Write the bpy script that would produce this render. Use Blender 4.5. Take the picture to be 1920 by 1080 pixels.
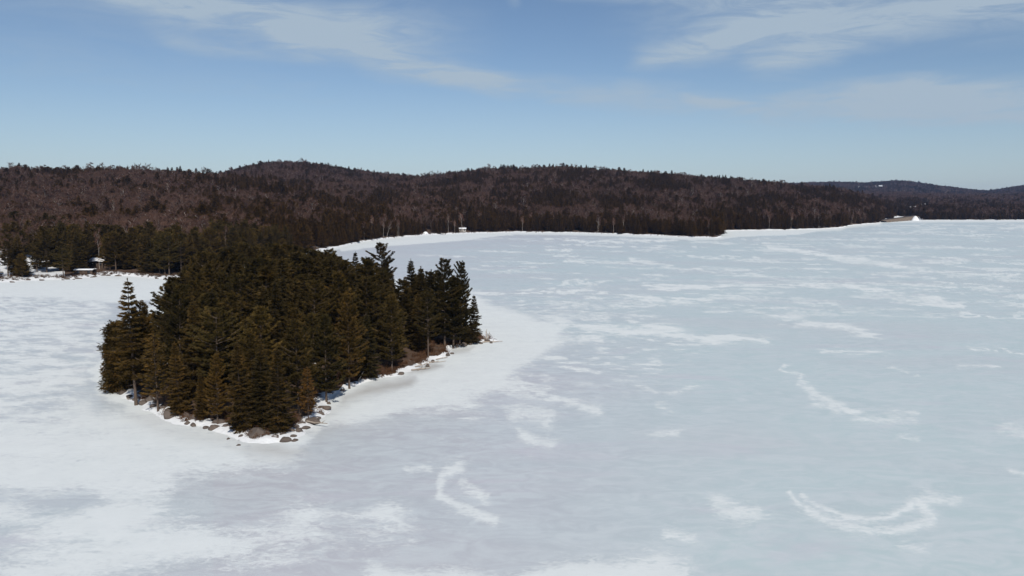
import bpy, math, random
import numpy as np
from mathutils import Vector
R_ = math.radians
for o in list(bpy.data.objects):
    bpy.data.objects.remove(o, do_unlink=True)
scene = bpy.context.scene
COL = scene.collection

# ------------------------------------------------------------------ camera
FPX, HZ, CAMH = 1478.0, 382.0, 29.0           # focal length and horizon row in photo pixels, drone height
TH = math.atan((540.0 - HZ) / FPX)
cam = bpy.data.cameras.new('camera'); cam_o = bpy.data.objects.new('camera', cam); COL.objects.link(cam_o)
cam.sensor_width = 36.0; cam.lens = FPX / 1920 * 36.0; cam.clip_start = 0.5; cam.clip_end = 40000
cam_o.location = (0, 0, CAMH); cam_o.rotation_euler = (math.pi / 2 - TH, 0, 0)
scene.camera = cam_o

# ------------------------------------------------------------------ sky, sun, exposure
SUN_AZ, SUN_EL = R_(166), R_(42)              # azimuth clockwise from +Y (the view direction)
world = bpy.data.worlds.new('World'); scene.world = world; world.use_nodes = True
sun = bpy.data.lights.new('sun', 'SUN'); sun.energy = 3.9; sun.angle = R_(0.5); sun.color = (1.0, 0.95, 0.87)
sun_o = bpy.data.objects.new('sun', sun); COL.objects.link(sun_o)
sd_ = Vector((math.sin(SUN_AZ) * math.cos(SUN_EL), math.cos(SUN_AZ) * math.cos(SUN_EL), math.sin(SUN_EL)))
sun_o.rotation_euler = sd_.to_track_quat('Z', 'Y').to_euler(); sun_o.location = (60, -60, 120)
scene.view_settings.view_transform = 'Standard'; scene.view_settings.look = 'None'
scene.view_settings.gamma = 1.0; scene.view_settings.exposure = 0.05
scene.view_settings.use_curve_mapping = False


class NT:
    """tiny node-tree helper"""
    def __init__(self, tree):
        self.t = tree
        tree.nodes.clear()
    def n(self, typ, **kw):
        nd = self.t.nodes.new(typ)
        for k, v in kw.items():
            setattr(nd, k, v)
        return nd
    def put(self, sock, v):
        if isinstance(v, bpy.types.NodeSocket):
            self.t.links.new(v, sock)
        else:
            sock.default_value = v
    def m(self, op, a, b=0.0, c=None, clamp=False):
        nd = self.n('ShaderNodeMath', operation=op, use_clamp=clamp)
        self.put(nd.inputs[0], a); self.put(nd.inputs[1], b)
        if c is not None:
            self.put(nd.inputs[2], c)
        return nd.outputs[0]
    def mix(self, f, a, b, blend='MIX'):
        nd = self.n('ShaderNodeMix', data_type='RGBA', blend_type=blend)
        self.put(nd.inputs[0], f); self.put(nd.inputs[6], a); self.put(nd.inputs[7], b)
        return nd.outputs[2]
    def noise(self, vec, scale, detail=4.0, rough=0.55, dist=0.0, col=False):
        nd = self.n('ShaderNodeTexNoise')
        if vec is not None:
            self.put(nd.inputs['Vector'], vec)
        self.put(nd.inputs['Scale'], scale); self.put(nd.inputs['Detail'], detail)
        self.put(nd.inputs['Roughness'], rough); self.put(nd.inputs['Distortion'], dist)
        return nd.outputs['Color'] if col else nd.outputs['Fac']
    def smooth(self, v, lo, hi, to0=0.0, to1=1.0):
        nd = self.n('ShaderNodeMapRange', interpolation_type='SMOOTHSTEP')
        self.put(nd.inputs[0], v); self.put(nd.inputs[1], lo); self.put(nd.inputs[2], hi)
        self.put(nd.inputs[3], to0); self.put(nd.inputs[4], to1)
        return nd.outputs[0]
    def scalevec(self, vec, s):
        nd = self.n('ShaderNodeMapping'); self.put(nd.inputs['Vector'], vec); nd.inputs['Scale'].default_value = s
        return nd.outputs[0]


def sky_world():
    w = NT(world.node_tree)
    sky = w.n('ShaderNodeTexSky', sky_type='NISHITA')
    sky.sun_disc = False; sky.sun_elevation = SUN_EL; sky.sun_rotation = SUN_AZ
    sky.altitude = 1200; sky.air_density = 1.0; sky.dust_density = 0.25; sky.ozone_density = 3.0
    tc = w.n('ShaderNodeTexCoord').outputs['Generated']
    sep = w.n('ShaderNodeSeparateXYZ'); w.put(sep.inputs[0], tc)
    # direction -> degrees of azimuth / elevation; cirrus drawn there as soft streaks, warped by noise
    az = w.m('MULTIPLY', w.m('ARCTAN2', sep.outputs[0], sep.outputs[1]), 57.2958)
    el = w.m('MULTIPLY', w.m('ARCSINE', sep.outputs[2]), 57.2958)
    cv = w.n('ShaderNodeCombineXYZ'); w.put(cv.inputs[0], az); w.put(cv.inputs[1], el)
    big = w.noise(w.scalevec(cv.outputs[0], (0.10, 0.30, 1)), 1.0, 3, 0.5, col=True)
    sb = w.n('ShaderNodeSeparateColor'); w.put(sb.inputs[0], big)
    azw = w.m('ADD', az, w.m('MULTIPLY', w.m('SUBTRACT', sb.outputs[0], 0.5), 4.0))
    elw = w.m('ADD', el, w.m('MULTIPLY', w.m('SUBTRACT', sb.outputs[1], 0.5), 2.6))
    def deg(px, py):
        return math.degrees(math.atan((px - 960) / FPX)), math.degrees(math.atan((HZ - py) / FPX))
    streaks = [  # photo pixels, half width (deg), strength: the cirrus bands
        ((-250, -20), (330, 28), 1.5, .50), ((250, 18), (640, 70), 1.7, .62), ((600, 85), (900, 160), 1.3, .85),
        ((330, 100), (580, 118), .55, .30), ((880, 160), (1330, 196), 1.2, .40), ((1310, 192), (1430, 212), .5, .45),
        ((1215, 118), (1480, 72), .85, .60), ((1430, 60), (2000, 20), 2.2, .45), ((1480, 120), (1720, 70), 1.4, .40),
        ((1480, 198), (1700, 196), .9, .45), ((1640, 222), (2080, 238), 1.2, .90), ((1420, 135), (1530, 132), .6, .35),
        ((1050, 0), (1500, 12), .8, .38), ((930, -6), (945, 14), .5, .4), ((2000, 40), (2500, 120), 3.0, .6),
        ((-700, 60), (-200, -40), 2.4, .5), ((0, 150), (600, 190), 2.0, .16), ((1100, 190), (1900, 300), 1.8, .2)]
    streaks += [((-100, 25), (760, 70), 2.6, .34), ((1330, 60), (2050, 60), 3.0, .36), ((1450, 205), (2050, 225), 1.7, .34), ((700, 40), (760, 60), 1.0, .25)]
    total = None
    for (a, b, wd, st) in streaks:
        a0, e0 = deg(*a); a1, e1 = deg(*b)
        dx, dy = a1 - a0, e1 - e0; L = math.hypot(dx, dy); dx /= L; dy /= L
        rx = w.m('SUBTRACT', azw, a0); ry = w.m('SUBTRACT', elw, e0)
        t = w.m('ADD', w.m('MULTIPLY', rx, dx), w.m('MULTIPLY', ry, dy))
        tcl = w.m('MINIMUM', w.m('MAXIMUM', t, 0.0), L)
        al = w.m('MULTIPLY', w.m('SUBTRACT', t, tcl), 0.45)          # long, soft ends
        ac = w.m('SUBTRACT', w.m('MULTIPLY', ry, dx), w.m('MULTIPLY', rx, dy))
        d = w.m('SQRT', w.m('ADD', w.m('MULTIPLY', al, al), w.m('MULTIPLY', ac, ac)))
        g = w.m('MULTIPLY', w.smooth(d, 0.0, wd * 1.45, 1.0, 0.0), st)
        total = g if total is None else w.m('ADD', total, g)
    rot = w.n('ShaderNodeMapping'); w.put(rot.inputs['Vector'], cv.outputs[0]); rot.inputs['Rotation'].default_value = (0, 0, 0.16); rot.inputs['Scale'].default_value = (0.17, 0.95, 1)
    fib = w.noise(rot.outputs[0], 1.0, 9, 0.66, 1.1)
    total = w.m('MULTIPLY', total, w.smooth(fib, 0.28, 0.70, 0.50, 1.45))
    # generic cirrus over the rest of the dome, on a plane high above
    pz = w.m('MAXIMUM', sep.outputs[2], 0.05)
    pv = w.n('ShaderNodeCombineXYZ')
    w.put(pv.inputs[0], w.m('DIVIDE', sep.outputs[0], pz)); w.put(pv.inputs[1], w.m('DIVIDE', sep.outputs[1], pz))
    gen = w.noise(w.scalevec(pv.outputs[0], (0.35, 0.9, 1)), 1.0, 6, 0.6, 1.0)
    gen = w.smooth(gen, 0.48, 0.75, 0.0, 0.5)
    gen = w.m('MULTIPLY', gen, w.smooth(el, 14.0, 26.0))
    cover = w.m('ADD', total, gen, clamp=True)
    # thin pale veil low in the sky
    veil = w.smooth(el, -2.0, 11.0, 0.55, 0.0)
    cover = w.m('MAXIMUM', w.m('MULTIPLY', cover, 0.92), veil)
    col = w.mix(cover, sky.outputs[0], (4.9, 6.05, 7.2, 1))
    bg = w.n('ShaderNodeBackground'); w.put(bg.inputs[0], col); bg.inputs[1].default_value = 0.08
    out = w.n('ShaderNodeOutputWorld'); w.put(out.inputs[0], bg.outputs[0])
sky_world()

# ------------------------------------------------------------------ helpers
rng = np.random.default_rng(7)
random.seed(7)
CT, ST = math.cos(TH), math.sin(TH)


def ground_pt(px, py, z=0.0):
    """where the ray through a photo pixel meets the level z"""
    x = (px - 960) / FPX; y = (540 - py) / FPX
    dy = CT + y * ST; dz = -ST + y * CT
    t = (z - CAMH) / dz
    return x * t, dy * t


def project(X, Y, Z):
    dy = Y; dz = Z - CAMH
    depth = dy * CT - dz * ST
    up = dy * ST + dz * CT
    return 960 + FPX * X / depth, 540 - FPX * up / depth


def upx(px):
    return (px - 960) / FPX * CT


_tab = np.random.default_rng(3).random((256, 256))


def vnoise(x, y):
    xi = np.floor(x).astype(np.int64); yi = np.floor(y).astype(np.int64)
    fx = x - xi; fy = y - yi
    fx = fx * fx * (3 - 2 * fx); fy = fy * fy * (3 - 2 * fy)
    a = _tab[xi & 255, yi & 255]; b = _tab[(xi + 1) & 255, yi & 255]
    c = _tab[xi & 255, (yi + 1) & 255]; d = _tab[(xi + 1) & 255, (yi + 1) & 255]
    return (a * (1 - fx) + b * fx) * (1 - fy) + (c * (1 - fx) + d * fx) * fy


def fbm(x, y, oct=4, gain=0.5):
    s = 0; a = 1; t = 0
    for k in range(oct):
        s = s + a * vnoise(x * 2 ** k + 17.3 * k, y * 2 ** k + 31.7 * k); t += a; a *= gain
    return s / t


def sstep(v, a, b):
    t = np.clip((v - a) / (b - a), 0, 1)
    return t * t * (3 - 2 * t)


def seg_dist(px, py, pts, sy=1.0):
    d = np.full(px.shape, 1e9)
    for (x0, y0), (x1, y1) in zip(pts[:-1], pts[1:]):
        dx, dy = x1 - x0, (y1 - y0) * sy
        L2 = dx * dx + dy * dy + 1e-9
        rx = px - x0; ry = (py - y0) * sy
        t = np.clip((rx * dx + ry * dy) / L2, 0, 1)
        d = np.minimum(d, np.hypot(rx - t * dx, ry - t * dy))
    return d


def poly_sd(px, py, poly):
    """signed distance, positive inside"""
    ins = np.zeros(px.shape, bool)
    n = len(poly)
    for i in range(n):
        x0, y0 = poly[i]; x1, y1 = poly[(i + 1) % n]
        c = ((y0 > py) != (y1 > py)) & (px < (x1 - x0) * (py - y0) / (y1 - y0 + 1e-12) + x0)
        ins ^= c
    d = seg_dist(px, py, list(poly) + [poly[0]])
    return np.where(ins, d, -d)


def mesh_np(name, V, F, mats, smooth=False):
    """mesh from numpy verts and an (n,3) or (n,4) face array"""
    me = bpy.data.meshes.new(name)
    V = np.ascontiguousarray(V, np.float32); F = np.ascontiguousarray(F, np.int32)
    k = F.shape[1]
    me.vertices.add(len(V)); me.vertices.foreach_set('co', V.ravel())
    me.loops.add(F.size); me.loops.foreach_set('vertex_index', F.ravel())
    me.polygons.add(len(F)); me.polygons.foreach_set('loop_start', np.arange(0, F.size, k, dtype=np.int32))
    if smooth:
        me.polygons.foreach_set('use_smooth', np.ones(len(F), bool))
    me.update(calc_edges=True)
    for m in (mats if isinstance(mats, (list, tuple)) else [mats]):
        me.materials.append(m)
    return me


def grid_faces(nr, nc):
    i = np.arange(nr - 1)[:, None] * nc + np.arange(nc - 1)[None, :]
    return np.stack([i, i + 1, i + nc + 1, i + nc], -1).reshape(-1, 4)


def link(name, me, parent=None, loc=None):
    o = bpy.data.objects.new(name, me); COL.objects.link(o)
    if parent is not None:
        o.parent = parent
    if loc is not None:
        o.location = loc
    return o


def tag(o, label=None, cat=None, group=None, kind=None):
    if label: o['label'] = label
    if cat: o['category'] = cat
    if group: o['group'] = group
    if kind: o['kind'] = kind
    return o


def col_attr(me, name, rgba):
    a = me.color_attributes.new(name, 'FLOAT_COLOR', 'POINT')
    a.data.foreach_set('color', np.ascontiguousarray(rgba, np.float32).ravel())


# ------------------------------------------------------------------ materials
def mat_new(name):
    m = bpy.data.materials.new(name); m.use_nodes = True
    return m, NT(m.node_tree)


def finish(w, col, rough, spec=0.5, normal=None):
    p = w.n('ShaderNodeBsdfPrincipled')
    w.put(p.inputs['Base Color'], col); w.put(p.inputs['Roughness'], rough)
    w.put(p.inputs['Specular IOR Level'], spec)
    if normal is not None:
        w.put(p.inputs['Normal'], normal)
    o = w.n('ShaderNodeOutputMaterial'); w.put(o.inputs[0], p.outputs[0])
    return p


def bump(w, h, strength, dist):
    b = w.n('ShaderNodeBump'); b.inputs['Strength'].default_value = strength; b.inputs['Distance'].default_value = dist
    w.put(b.inputs['Height'], h)
    return b.outputs[0]


def make_ice():
    m, w = mat_new('ice_and_snow')
    at = w.n('ShaderNodeVertexColor', layer_name='cover')
    s = w.n('ShaderNodeSeparateColor'); w.put(s.inputs[0], at.outputs[0])
    pos = w.n('ShaderNodeNewGeometry').outputs['Position']
    fine = w.noise(w.scalevec(pos, (0.95, 1.7, 1)), 1.0, 9, 0.74, 1.1)
    wisp = w.noise(w.scalevec(pos, (0.07, 0.24, 1)), 1.0, 7, 0.66, 1.2)
    v = w.m('ADD', s.outputs[0], w.m('MULTIPLY', w.m('SUBTRACT', fine, 0.5), 2.4))
    v = w.m('ADD', v, w.m('MULTIPLY', w.m('SUBTRACT', wisp, 0.5), 0.95))
    mask = w.m('MULTIPLY', w.smooth(v, 0.16, 0.90), 0.92)
    # clear ice: lavender grey, teal grey, mottled
    cloud = w.noise(w.scalevec(pos, (0.02, 0.045, 1)), 1.0, 6, 0.6, 0.7)
    tone = w.m('ADD', s.outputs[1], w.m('MULTIPLY', w.m('SUBTRACT', cloud, 0.5), 1.6), clamp=True)
    ice = w.mix(tone, (0.510, 0.515, 0.545, 1), (0.515, 0.608, 0.612, 1))
    mott = w.noise(w.scalevec(pos, (0.20, 0.42, 1)), 1.0, 9, 0.72, 1.3)
    ice = w.mix(w.smooth(mott, 0.36, 0.66, 0.0, 0.75), ice, (0.63, 0.675, 0.685, 1))
    tint = w.noise(w.scalevec(pos, (0.012, 0.03, 1)), 1.0, 3, 0.5)
    ice = w.mix(w.smooth(tint, 0.45, 0.7, 0.0, 0.35), ice, (0.585, 0.585, 0.60, 1))
    pk = w.noise(w.scalevec(pos, (0.03, 0.09, 1)), 1.0, 5, 0.6, 1.0)
    ice = w.mix(w.smooth(pk, 0.54, 0.70, 0.0, 0.4), ice, (0.60, 0.575, 0.62, 1))
    snowc = w.mix(w.noise(pos, 0.35, 6, 0.6), (0.67, 0.705, 0.70, 1), (0.80, 0.83, 0.815, 1))
    snowf = w.noise(pos, 2.2, 6, 0.65)
    snowc = w.mix(w.smooth(snowf, 0.5, 0.8, 0.0, 0.25), snowc, (0.84, 0.84, 0.84, 1))
    c = w.mix(mask, ice, snowc)
    stain = w.m('MULTIPLY', s.outputs[2], w.smooth(fine, 0.2, 0.7, 0.55, 1.0), clamp=True)
    c = w.mix(stain, c, (0.405, 0.392, 0.372, 1))
    rough = w.m('ADD', w.m('MULTIPLY', mask, 0.45), 0.42)
    h = w.m('ADD', w.m('MULTIPLY', mask, 0.6), w.m('MULTIPLY', fine, 0.4))
    finish(w, c, rough, 0.35, bump(w, h, 0.25, 0.06))
    return m


def make_terrain_mat():
    m, w = mat_new('snowy_forest_floor')
    pos = w.n('ShaderNodeNewGeometry').outputs['Position']
    at = w.n('ShaderNodeVertexColor', layer_name='cover')
    s = w.n('ShaderNodeSeparateColor'); w.put(s.inputs[0], at.outputs[0])
    n1 = w.noise(pos, 0.12, 6, 0.65); n2 = w.noise(pos, 1.4, 6, 0.6)
    litter = w.mix(n2, (0.052, 0.034, 0.024, 1), (0.135, 0.088, 0.062, 1))
    snow = w.mix(n2, (0.66, 0.68, 0.69, 1), (0.82, 0.82, 0.82, 1))
    v = w.m('ADD', s.outputs[0], w.m('ADD', w.m('MULTIPLY', w.m('SUBTRACT', n1, 0.5), 0.7), w.m('MULTIPLY', w.m('SUBTRACT', n2, 0.5), 0.7)))
    mask = w.smooth(v, 0.44, 0.56)
    finish(w, w.mix(mask, litter, snow), 0.85, 0.2, bump(w, w.m('ADD', mask, n2), 0.6, 0.25))
    return m


def make_foliage(name, c0, c1, c2):
    m, w = mat_new(name)
    oi = w.n('ShaderNodeObjectInfo')
    pos = w.n('ShaderNodeNewGeometry').outputs['Position']
    c = w.mix(oi.outputs['Random'], c0, c1)
    n = w.noise(pos, 0.55, 3, 0.6)
    c = w.mix(w.smooth(n, 0.48, 0.72, 0.0, 0.75), c, c2)
    c = w.mix(1.0, c, oi.outputs['Color'], 'MULTIPLY')
    d = w.n('ShaderNodeBsdfPrincipled'); w.put(d.inputs['Base Color'], c); d.inputs['Roughness'].default_value = 0.75
    d.inputs['Specular IOR Level'].default_value = 0.12
    t = w.n('ShaderNodeBsdfTranslucent'); w.put(t.inputs[0], c)
    mx = w.n('ShaderNodeMixShader'); mx.inputs[0].default_value = 0.10
    w.put(mx.inputs[1], d.outputs[0]); w.put(mx.inputs[2], t.outputs[0])
    o = w.n('ShaderNodeOutputMaterial'); w.put(o.inputs[0], mx.outputs[0])
    return m


def make_bark(name, a, b, sc=(3, 3, 1.2), dark=None):
    m, w = mat_new(name)
    tc = w.n('ShaderNodeTexCoord').outputs['Object']
    oi = w.n('ShaderNodeObjectInfo')
    n = w.noise(w.scalevec(tc, sc), 1.0, 6, 0.65)
    c = w.mix(n, a, b)
    c = w.mix(w.m('MULTIPLY', oi.outputs['Random'], 0.5), c, a)
    if dark:
        k = w.noise(w.scalevec(tc, (1.2, 1.2, 6)), 1.0, 4, 0.6)
        c = w.mix(w.smooth(k, 0.56, 0.64), c, dark)
    finish(w, c, 0.85, 0.2)
    return m


def make_rock():
    m, w = mat_new('shore_rock')
    tc = w.n('ShaderNodeTexCoord').outputs['Object']
    oi = w.n('ShaderNodeObjectInfo')
    nrm = w.n('ShaderNodeNewGeometry').outputs['Normal']
    n = w.noise(tc, 1.6, 8, 0.7); n2 = w.noise(tc, 6.0, 6, 0.6)
    c = w.mix(n, (0.060, 0.045, 0.036, 1), (0.19, 0.15, 0.125, 1))
    c = w.mix(w.smooth(n2, 0.55, 0.7, 0, 0.6), c, (0.05, 0.042, 0.036, 1))
    c = w.mix(w.m('MULTIPLY', oi.outputs['Random'], 0.45), c, (0.09, 0.075, 0.066, 1))
    sp = w.n('ShaderNodeSeparateXYZ'); w.put(sp.inputs[0], nrm)
    lie = w.m('ADD', sp.outputs[2], w.m('MULTIPLY', w.m('SUBTRACT', n, 0.5), 0.8))
    thr = w.m('ADD', 0.98, w.m('MULTIPLY', oi.outputs['Random'], 0.25))
    snow = w.smooth(lie, w.m('SUBTRACT', thr, 0.05), w.m('ADD', thr, 0.02))
    c = w.mix(snow, c, (0.8, 0.8, 0.8, 1))
    finish(w, c, 0.85, 0.25, bump(w, w.m('ADD', n, w.m('MULTIPLY', n2, 0.4)), 0.8, 0.15))
    return m


def make_plain(name, a, b, scale=2.0, rough=0.8, spec=0.3):
    m, w = mat_new(name)
    tc = w.n('ShaderNodeTexCoord').outputs['Object']
    n = w.noise(tc, scale, 6, 0.65)
    finish(w, w.mix(w.smooth(n, 0.3, 0.7), a, b), rough, spec, bump(w, n, 0.4, 0.05))
    return m


M = {}
M['ice'] = make_ice()
M['floor'] = make_terrain_mat()
M['pine'] = make_foliage('pine_needles', (0.029, 0.023, 0.007, 1), (0.050, 0.036, 0.010, 1), (0.112, 0.072, 0.020, 1))
M['spruce'] = make_foliage('spruce_needles', (0.027, 0.021, 0.007, 1), (0.045, 0.032, 0.010, 1), (0.096, 0.063, 0.018, 1))
M['twig'] = make_foliage('bare_twigs', (0.070, 0.038, 0.027, 1), (0.145, 0.082, 0.060, 1), (0.128, 0.067, 0.043, 1))
M['brush'] = make_foliage('shore_brush', (0.085, 0.042, 0.023, 1), (0.12, 0.062, 0.032, 1), (0.15, 0.085, 0.048, 1))
M['bark'] = make_bark('conifer_bark', (0.060, 0.042, 0.032, 1), (0.16, 0.118, 0.09, 1))  # darkened throughout: shade inside the crowns is put into the bark colour
M['hardbark'] = make_bark('hardwood_bark', (0.11, 0.08, 0.065, 1), (0.27, 0.21, 0.175, 1))
M['birch'] = make_bark('birch_bark', (0.46, 0.40, 0.35, 1), (0.66, 0.60, 0.54, 1), dark=(0.12, 0.10, 0.09, 1))
M['dead'] = make_bark('bleached_wood', (0.26, 0.21, 0.17, 1), (0.48, 0.42, 0.36, 1))
M['rock'] = make_rock()
M['snow'] = make_plain('packed_snow', (0.72, 0.73, 0.74, 1), (0.83, 0.83, 0.83, 1), 0.8, 0.8, 0.2)
M['darkwood'] = make_plain('dark_stained_boards', (0.045, 0.030, 0.022, 1), (0.085, 0.058, 0.042, 1), 3.0)
M['palewood'] = make_plain('weathered_boards', (0.30, 0.27, 0.24, 1), (0.45, 0.41, 0.37, 1), 3.0)
M['whitewall'] = make_plain('pale_siding', (0.30, 0.28, 0.26, 1), (0.40, 0.38, 0.35, 1), 1.0, 0.6)
M['glass'] = make_plain('window_glass', (0.02, 0.024, 0.03, 1), (0.03, 0.035, 0.04, 1), 1.0, 0.08, 0.6)
M['grass'] = make_plain('dry_grass_bank', (0.13, 0.10, 0.075, 1), (0.24, 0.19, 0.145, 1), 0.6, 0.9, 0.1)
M['asphalt'] = make_plain('road_asphalt', (0.05, 0.05, 0.05, 1), (0.075, 0.073, 0.07, 1), 0.6, 0.8, 0.3)
M['stone'] = make_plain('bank_stones', (0.14, 0.12, 0.105, 1), (0.27, 0.24, 0.21, 1), 0.9, 0.9, 0.2)

# ------------------------------------------------------------------ layout: shore line, island outline
shore_px = [(-900, 532), (-300, 531), (0, 530), (60, 526), (130, 524), (165, 521), (200, 516), (250, 519), (310, 524), (345, 522), (420, 506), (540, 482),
            (640, 463), (680, 454), (730, 447), (800, 441), (870, 438), (960, 436), (1040, 436.5), (1110, 438), (1170, 440), (1230, 442.5),
            (1300, 445.5), (1344, 446.5), (1351, 445), (1356, 433.5), (1400, 432.5), (1450, 432), (1540, 430), (1580, 427), (1591, 423.5), (1620, 420.5),
            (1648, 418.5), (1656, 414), (1690, 413.5), (1800, 413), (1930, 412.8), (2500, 412)]
_s = [ground_pt(x, y) for x, y in shore_px]
shore_u = np.array([x / y for x, y in _s]); shore_d = np.array([y for x, y in _s])
shore_u = np.maximum.accumulate(shore_u + np.arange(len(shore_u)) * 1e-7)


def shore_at(u):
    d = np.exp(np.interp(u, shore_u, np.log(shore_d)))
    return d * (1 + 0.012 * (fbm(u * 260, u * 0 + 3.1, 3) - 0.5))


front_px = [(190, 690), (203, 716), (222, 738), (258, 757), (300, 781), (330, 792), (375, 800), (425, 812), (470, 829), (510, 832), (545, 826),
            (570, 806), (590, 796), (612, 777), (607, 764), (622, 742), (660, 725), (700, 711), (745, 703), (762, 696), (800, 683), (822, 672), (846, 664), (842, 653),
            (868, 650), (897, 643), (932, 641), (926, 634)]
isl_poly = [ground_pt(x, y) for x, y in front_px]
isl_poly += [(-9, 178), (-17, 196), (-30, 213), (-46, 228), (-62, 238), (-78, 236), (-86, 222), (-86, 200), (-80, 178), (-77, 160), (-75, 148)]


def isl_sd(X, Y):
    w1 = (fbm(X * 0.35 + 5, Y * 0.35, 3) - 0.5) * 2.2
    return poly_sd(X, Y, isl_poly) + w1


def isl_h(X, Y, sd=None):
    if sd is None:
        sd = isl_sd(X, Y)
    h = 0.55 * sstep(sd, -0.9, 1.2) + 1.5 * sstep(sd, 1.0, 16) + (fbm(X * 0.25, Y * 0.25, 3) - 0.5) * 0.9 * sstep(sd, 0.3, 4)
    h = h + (fbm(X * 0.9, Y * 0.9 + 9, 3) - 0.5) * 0.5 * sstep(sd, -0.5, 1.0)
    return np.where(sd < -0.9, -0.35, h - 0.12)


# terrain table: rows = horizon pixel column, heights at these distances
TD = np.array([300, 550, 800, 1000, 1300, 1600, 1900, 2800, 3800, 5000, 7000, 10000.])
TT = [(-900, 3, 8, 35, 58, 50, 45, 60, 60, 60, 80, 70, 60), (0, 3, 8, 35, 60, 52, 48, 60, 60, 60, 80, 70, 60),
      (250, 3, 8, 35, 61, 52, 50, 70, 70, 60, 80, 70, 60), (330, 3, 8, 33, 58, 52, 52, 72, 70, 60, 80, 70, 60), (400, 3, 8, 30, 53, 50, 60, 84, 70, 60, 80, 70, 60),
      (440, 3, 8, 26, 49, 50, 68, 99, 75, 60, 80, 70, 60), (480, 3, 8, 23, 43, 50, 80, 114, 84, 60, 80, 70, 60),
      (530, 3, 8, 20, 37, 50, 86, 121, 90, 60, 80, 70, 60), (590, 3, 7, 17, 29, 45, 82, 114, 86, 60, 80, 70, 60), (660, 3, 6, 14, 22, 40, 68, 98, 80, 60, 80, 70, 60),
      (740, 3, 5, 10, 20, 39, 62, 87, 68, 55, 80, 70, 60), (810, 2, 4, 8, 20, 42, 66, 79, 60, 50, 80, 70, 60), (860, 2, 3, 6, 19, 48, 77, 79, 55, 50, 80, 70, 60),
      (920, 2, 2, 5, 18, 52, 86, 80, 50, 50, 80, 70, 60), (1070, 2, 2, 4, 16, 55, 91, 80, 50, 50, 80, 70, 60), (1200, 2, 2, 4, 15, 50, 83, 70, 50, 50, 80, 70, 60),
      (1300, 2, 2, 4, 14, 43, 72, 60, 45, 50, 80, 70, 60), (1400, 2, 2, 4, 12, 38, 63, 50, 40, 60, 110, 80, 60), (1500, 2, 2, 3, 8, 32, 57, 40, 42, 70, 158, 90, 60),
      (1560, 2, 2, 2, 5, 26, 50, 36, 42, 72, 160, 90, 60), (1620, 2, 2, 2, 4, 18, 36, 28, 42, 72, 152, 90, 60), (1660, 2, 2, 2, 2, 3, 14, 20, 42, 72, 166, 100, 60),
      (1690, 2, 2, 2, 2, 3, 8, 20, 42, 70, 174, 100, 60), (1730, 2, 2, 2, 2, 3, 9, 23, 42, 64, 146, 90, 60), (1800, 2, 2, 2, 2, 3, 4, 13, 41, 60, 118, 90, 60),
      (1835, 2, 2, 2, 2, 3, 4, 13, 40, 58, 95, 70, 60), (1855, 2, 2, 2, 2, 3, 4, 13, 40, 58, 97, 70, 60), (1920, 2, 2, 2, 2, 3, 4, 13, 42, 64, 140, 90, 60), (2500, 2, 2, 2, 2, 3, 4, 13, 45, 70, 150, 90, 60)]
TU = np.array([upx(r[0]) for r in TT]); TH_ = np.array([r[1:] for r in TT], float)
_gu = np.linspace(TU[0], TU[-1], 1100); _gl = np.linspace(np.log(TD[0]), np.log(TD[-1]), 260)
_tmp = np.array([np.interp(_gl, np.log(TD), r) for r in TH_])                     # columns x distance
TG = np.array([np.interp(_gu, TU, _tmp[:, j]) for j in range(len(_gl))]).T
for _ in range(3):                                                                # round the ridges
    p = np.pad(TG, ((4, 4), (3, 3)), 'edge')
    TG = np.mean([p[4 + i:4 + i + TG.shape[0], 3 + j:3 + j + TG.shape[1]] for i in (-4, -2, 0, 2, 4) for j in (-3, -1, 0, 1, 3)], 0)


def land_h(X, Y):
    u = X / Y; d = Y
    iu = np.clip((u - _gu[0]) / (_gu[1] - _gu[0]), 0, len(_gu) - 1.001); il = np.clip((np.log(d) - _gl[0]) / (_gl[1] - _gl[0]), 0, len(_gl) - 1.001)
    a = iu.astype(int); b = il.astype(int); fa = iu - a; fb = il - b
    h = (TG[a, b] * (1 - fa) + TG[a + 1, b] * fa) * (1 - fb) + (TG[a, b + 1] * (1 - fa) + TG[a + 1, b + 1] * fa) * fb
    s = d - shore_at(u)
    rise = sstep(s, 0, 130)
    h = h * rise + (fbm(X / 90, Y / 90, 4) - 0.5) * 14 * sstep(s, 60, 500)
    bank = 1.0 * sstep(s, -1.5, 5) + (fbm(X / 6, Y / 6, 3) - 0.5) * 1.2 * sstep(s, 0, 6)
    return np.where(s < -1.5, -0.5, np.maximum(h, 0) + bank - 0.15)


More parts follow.
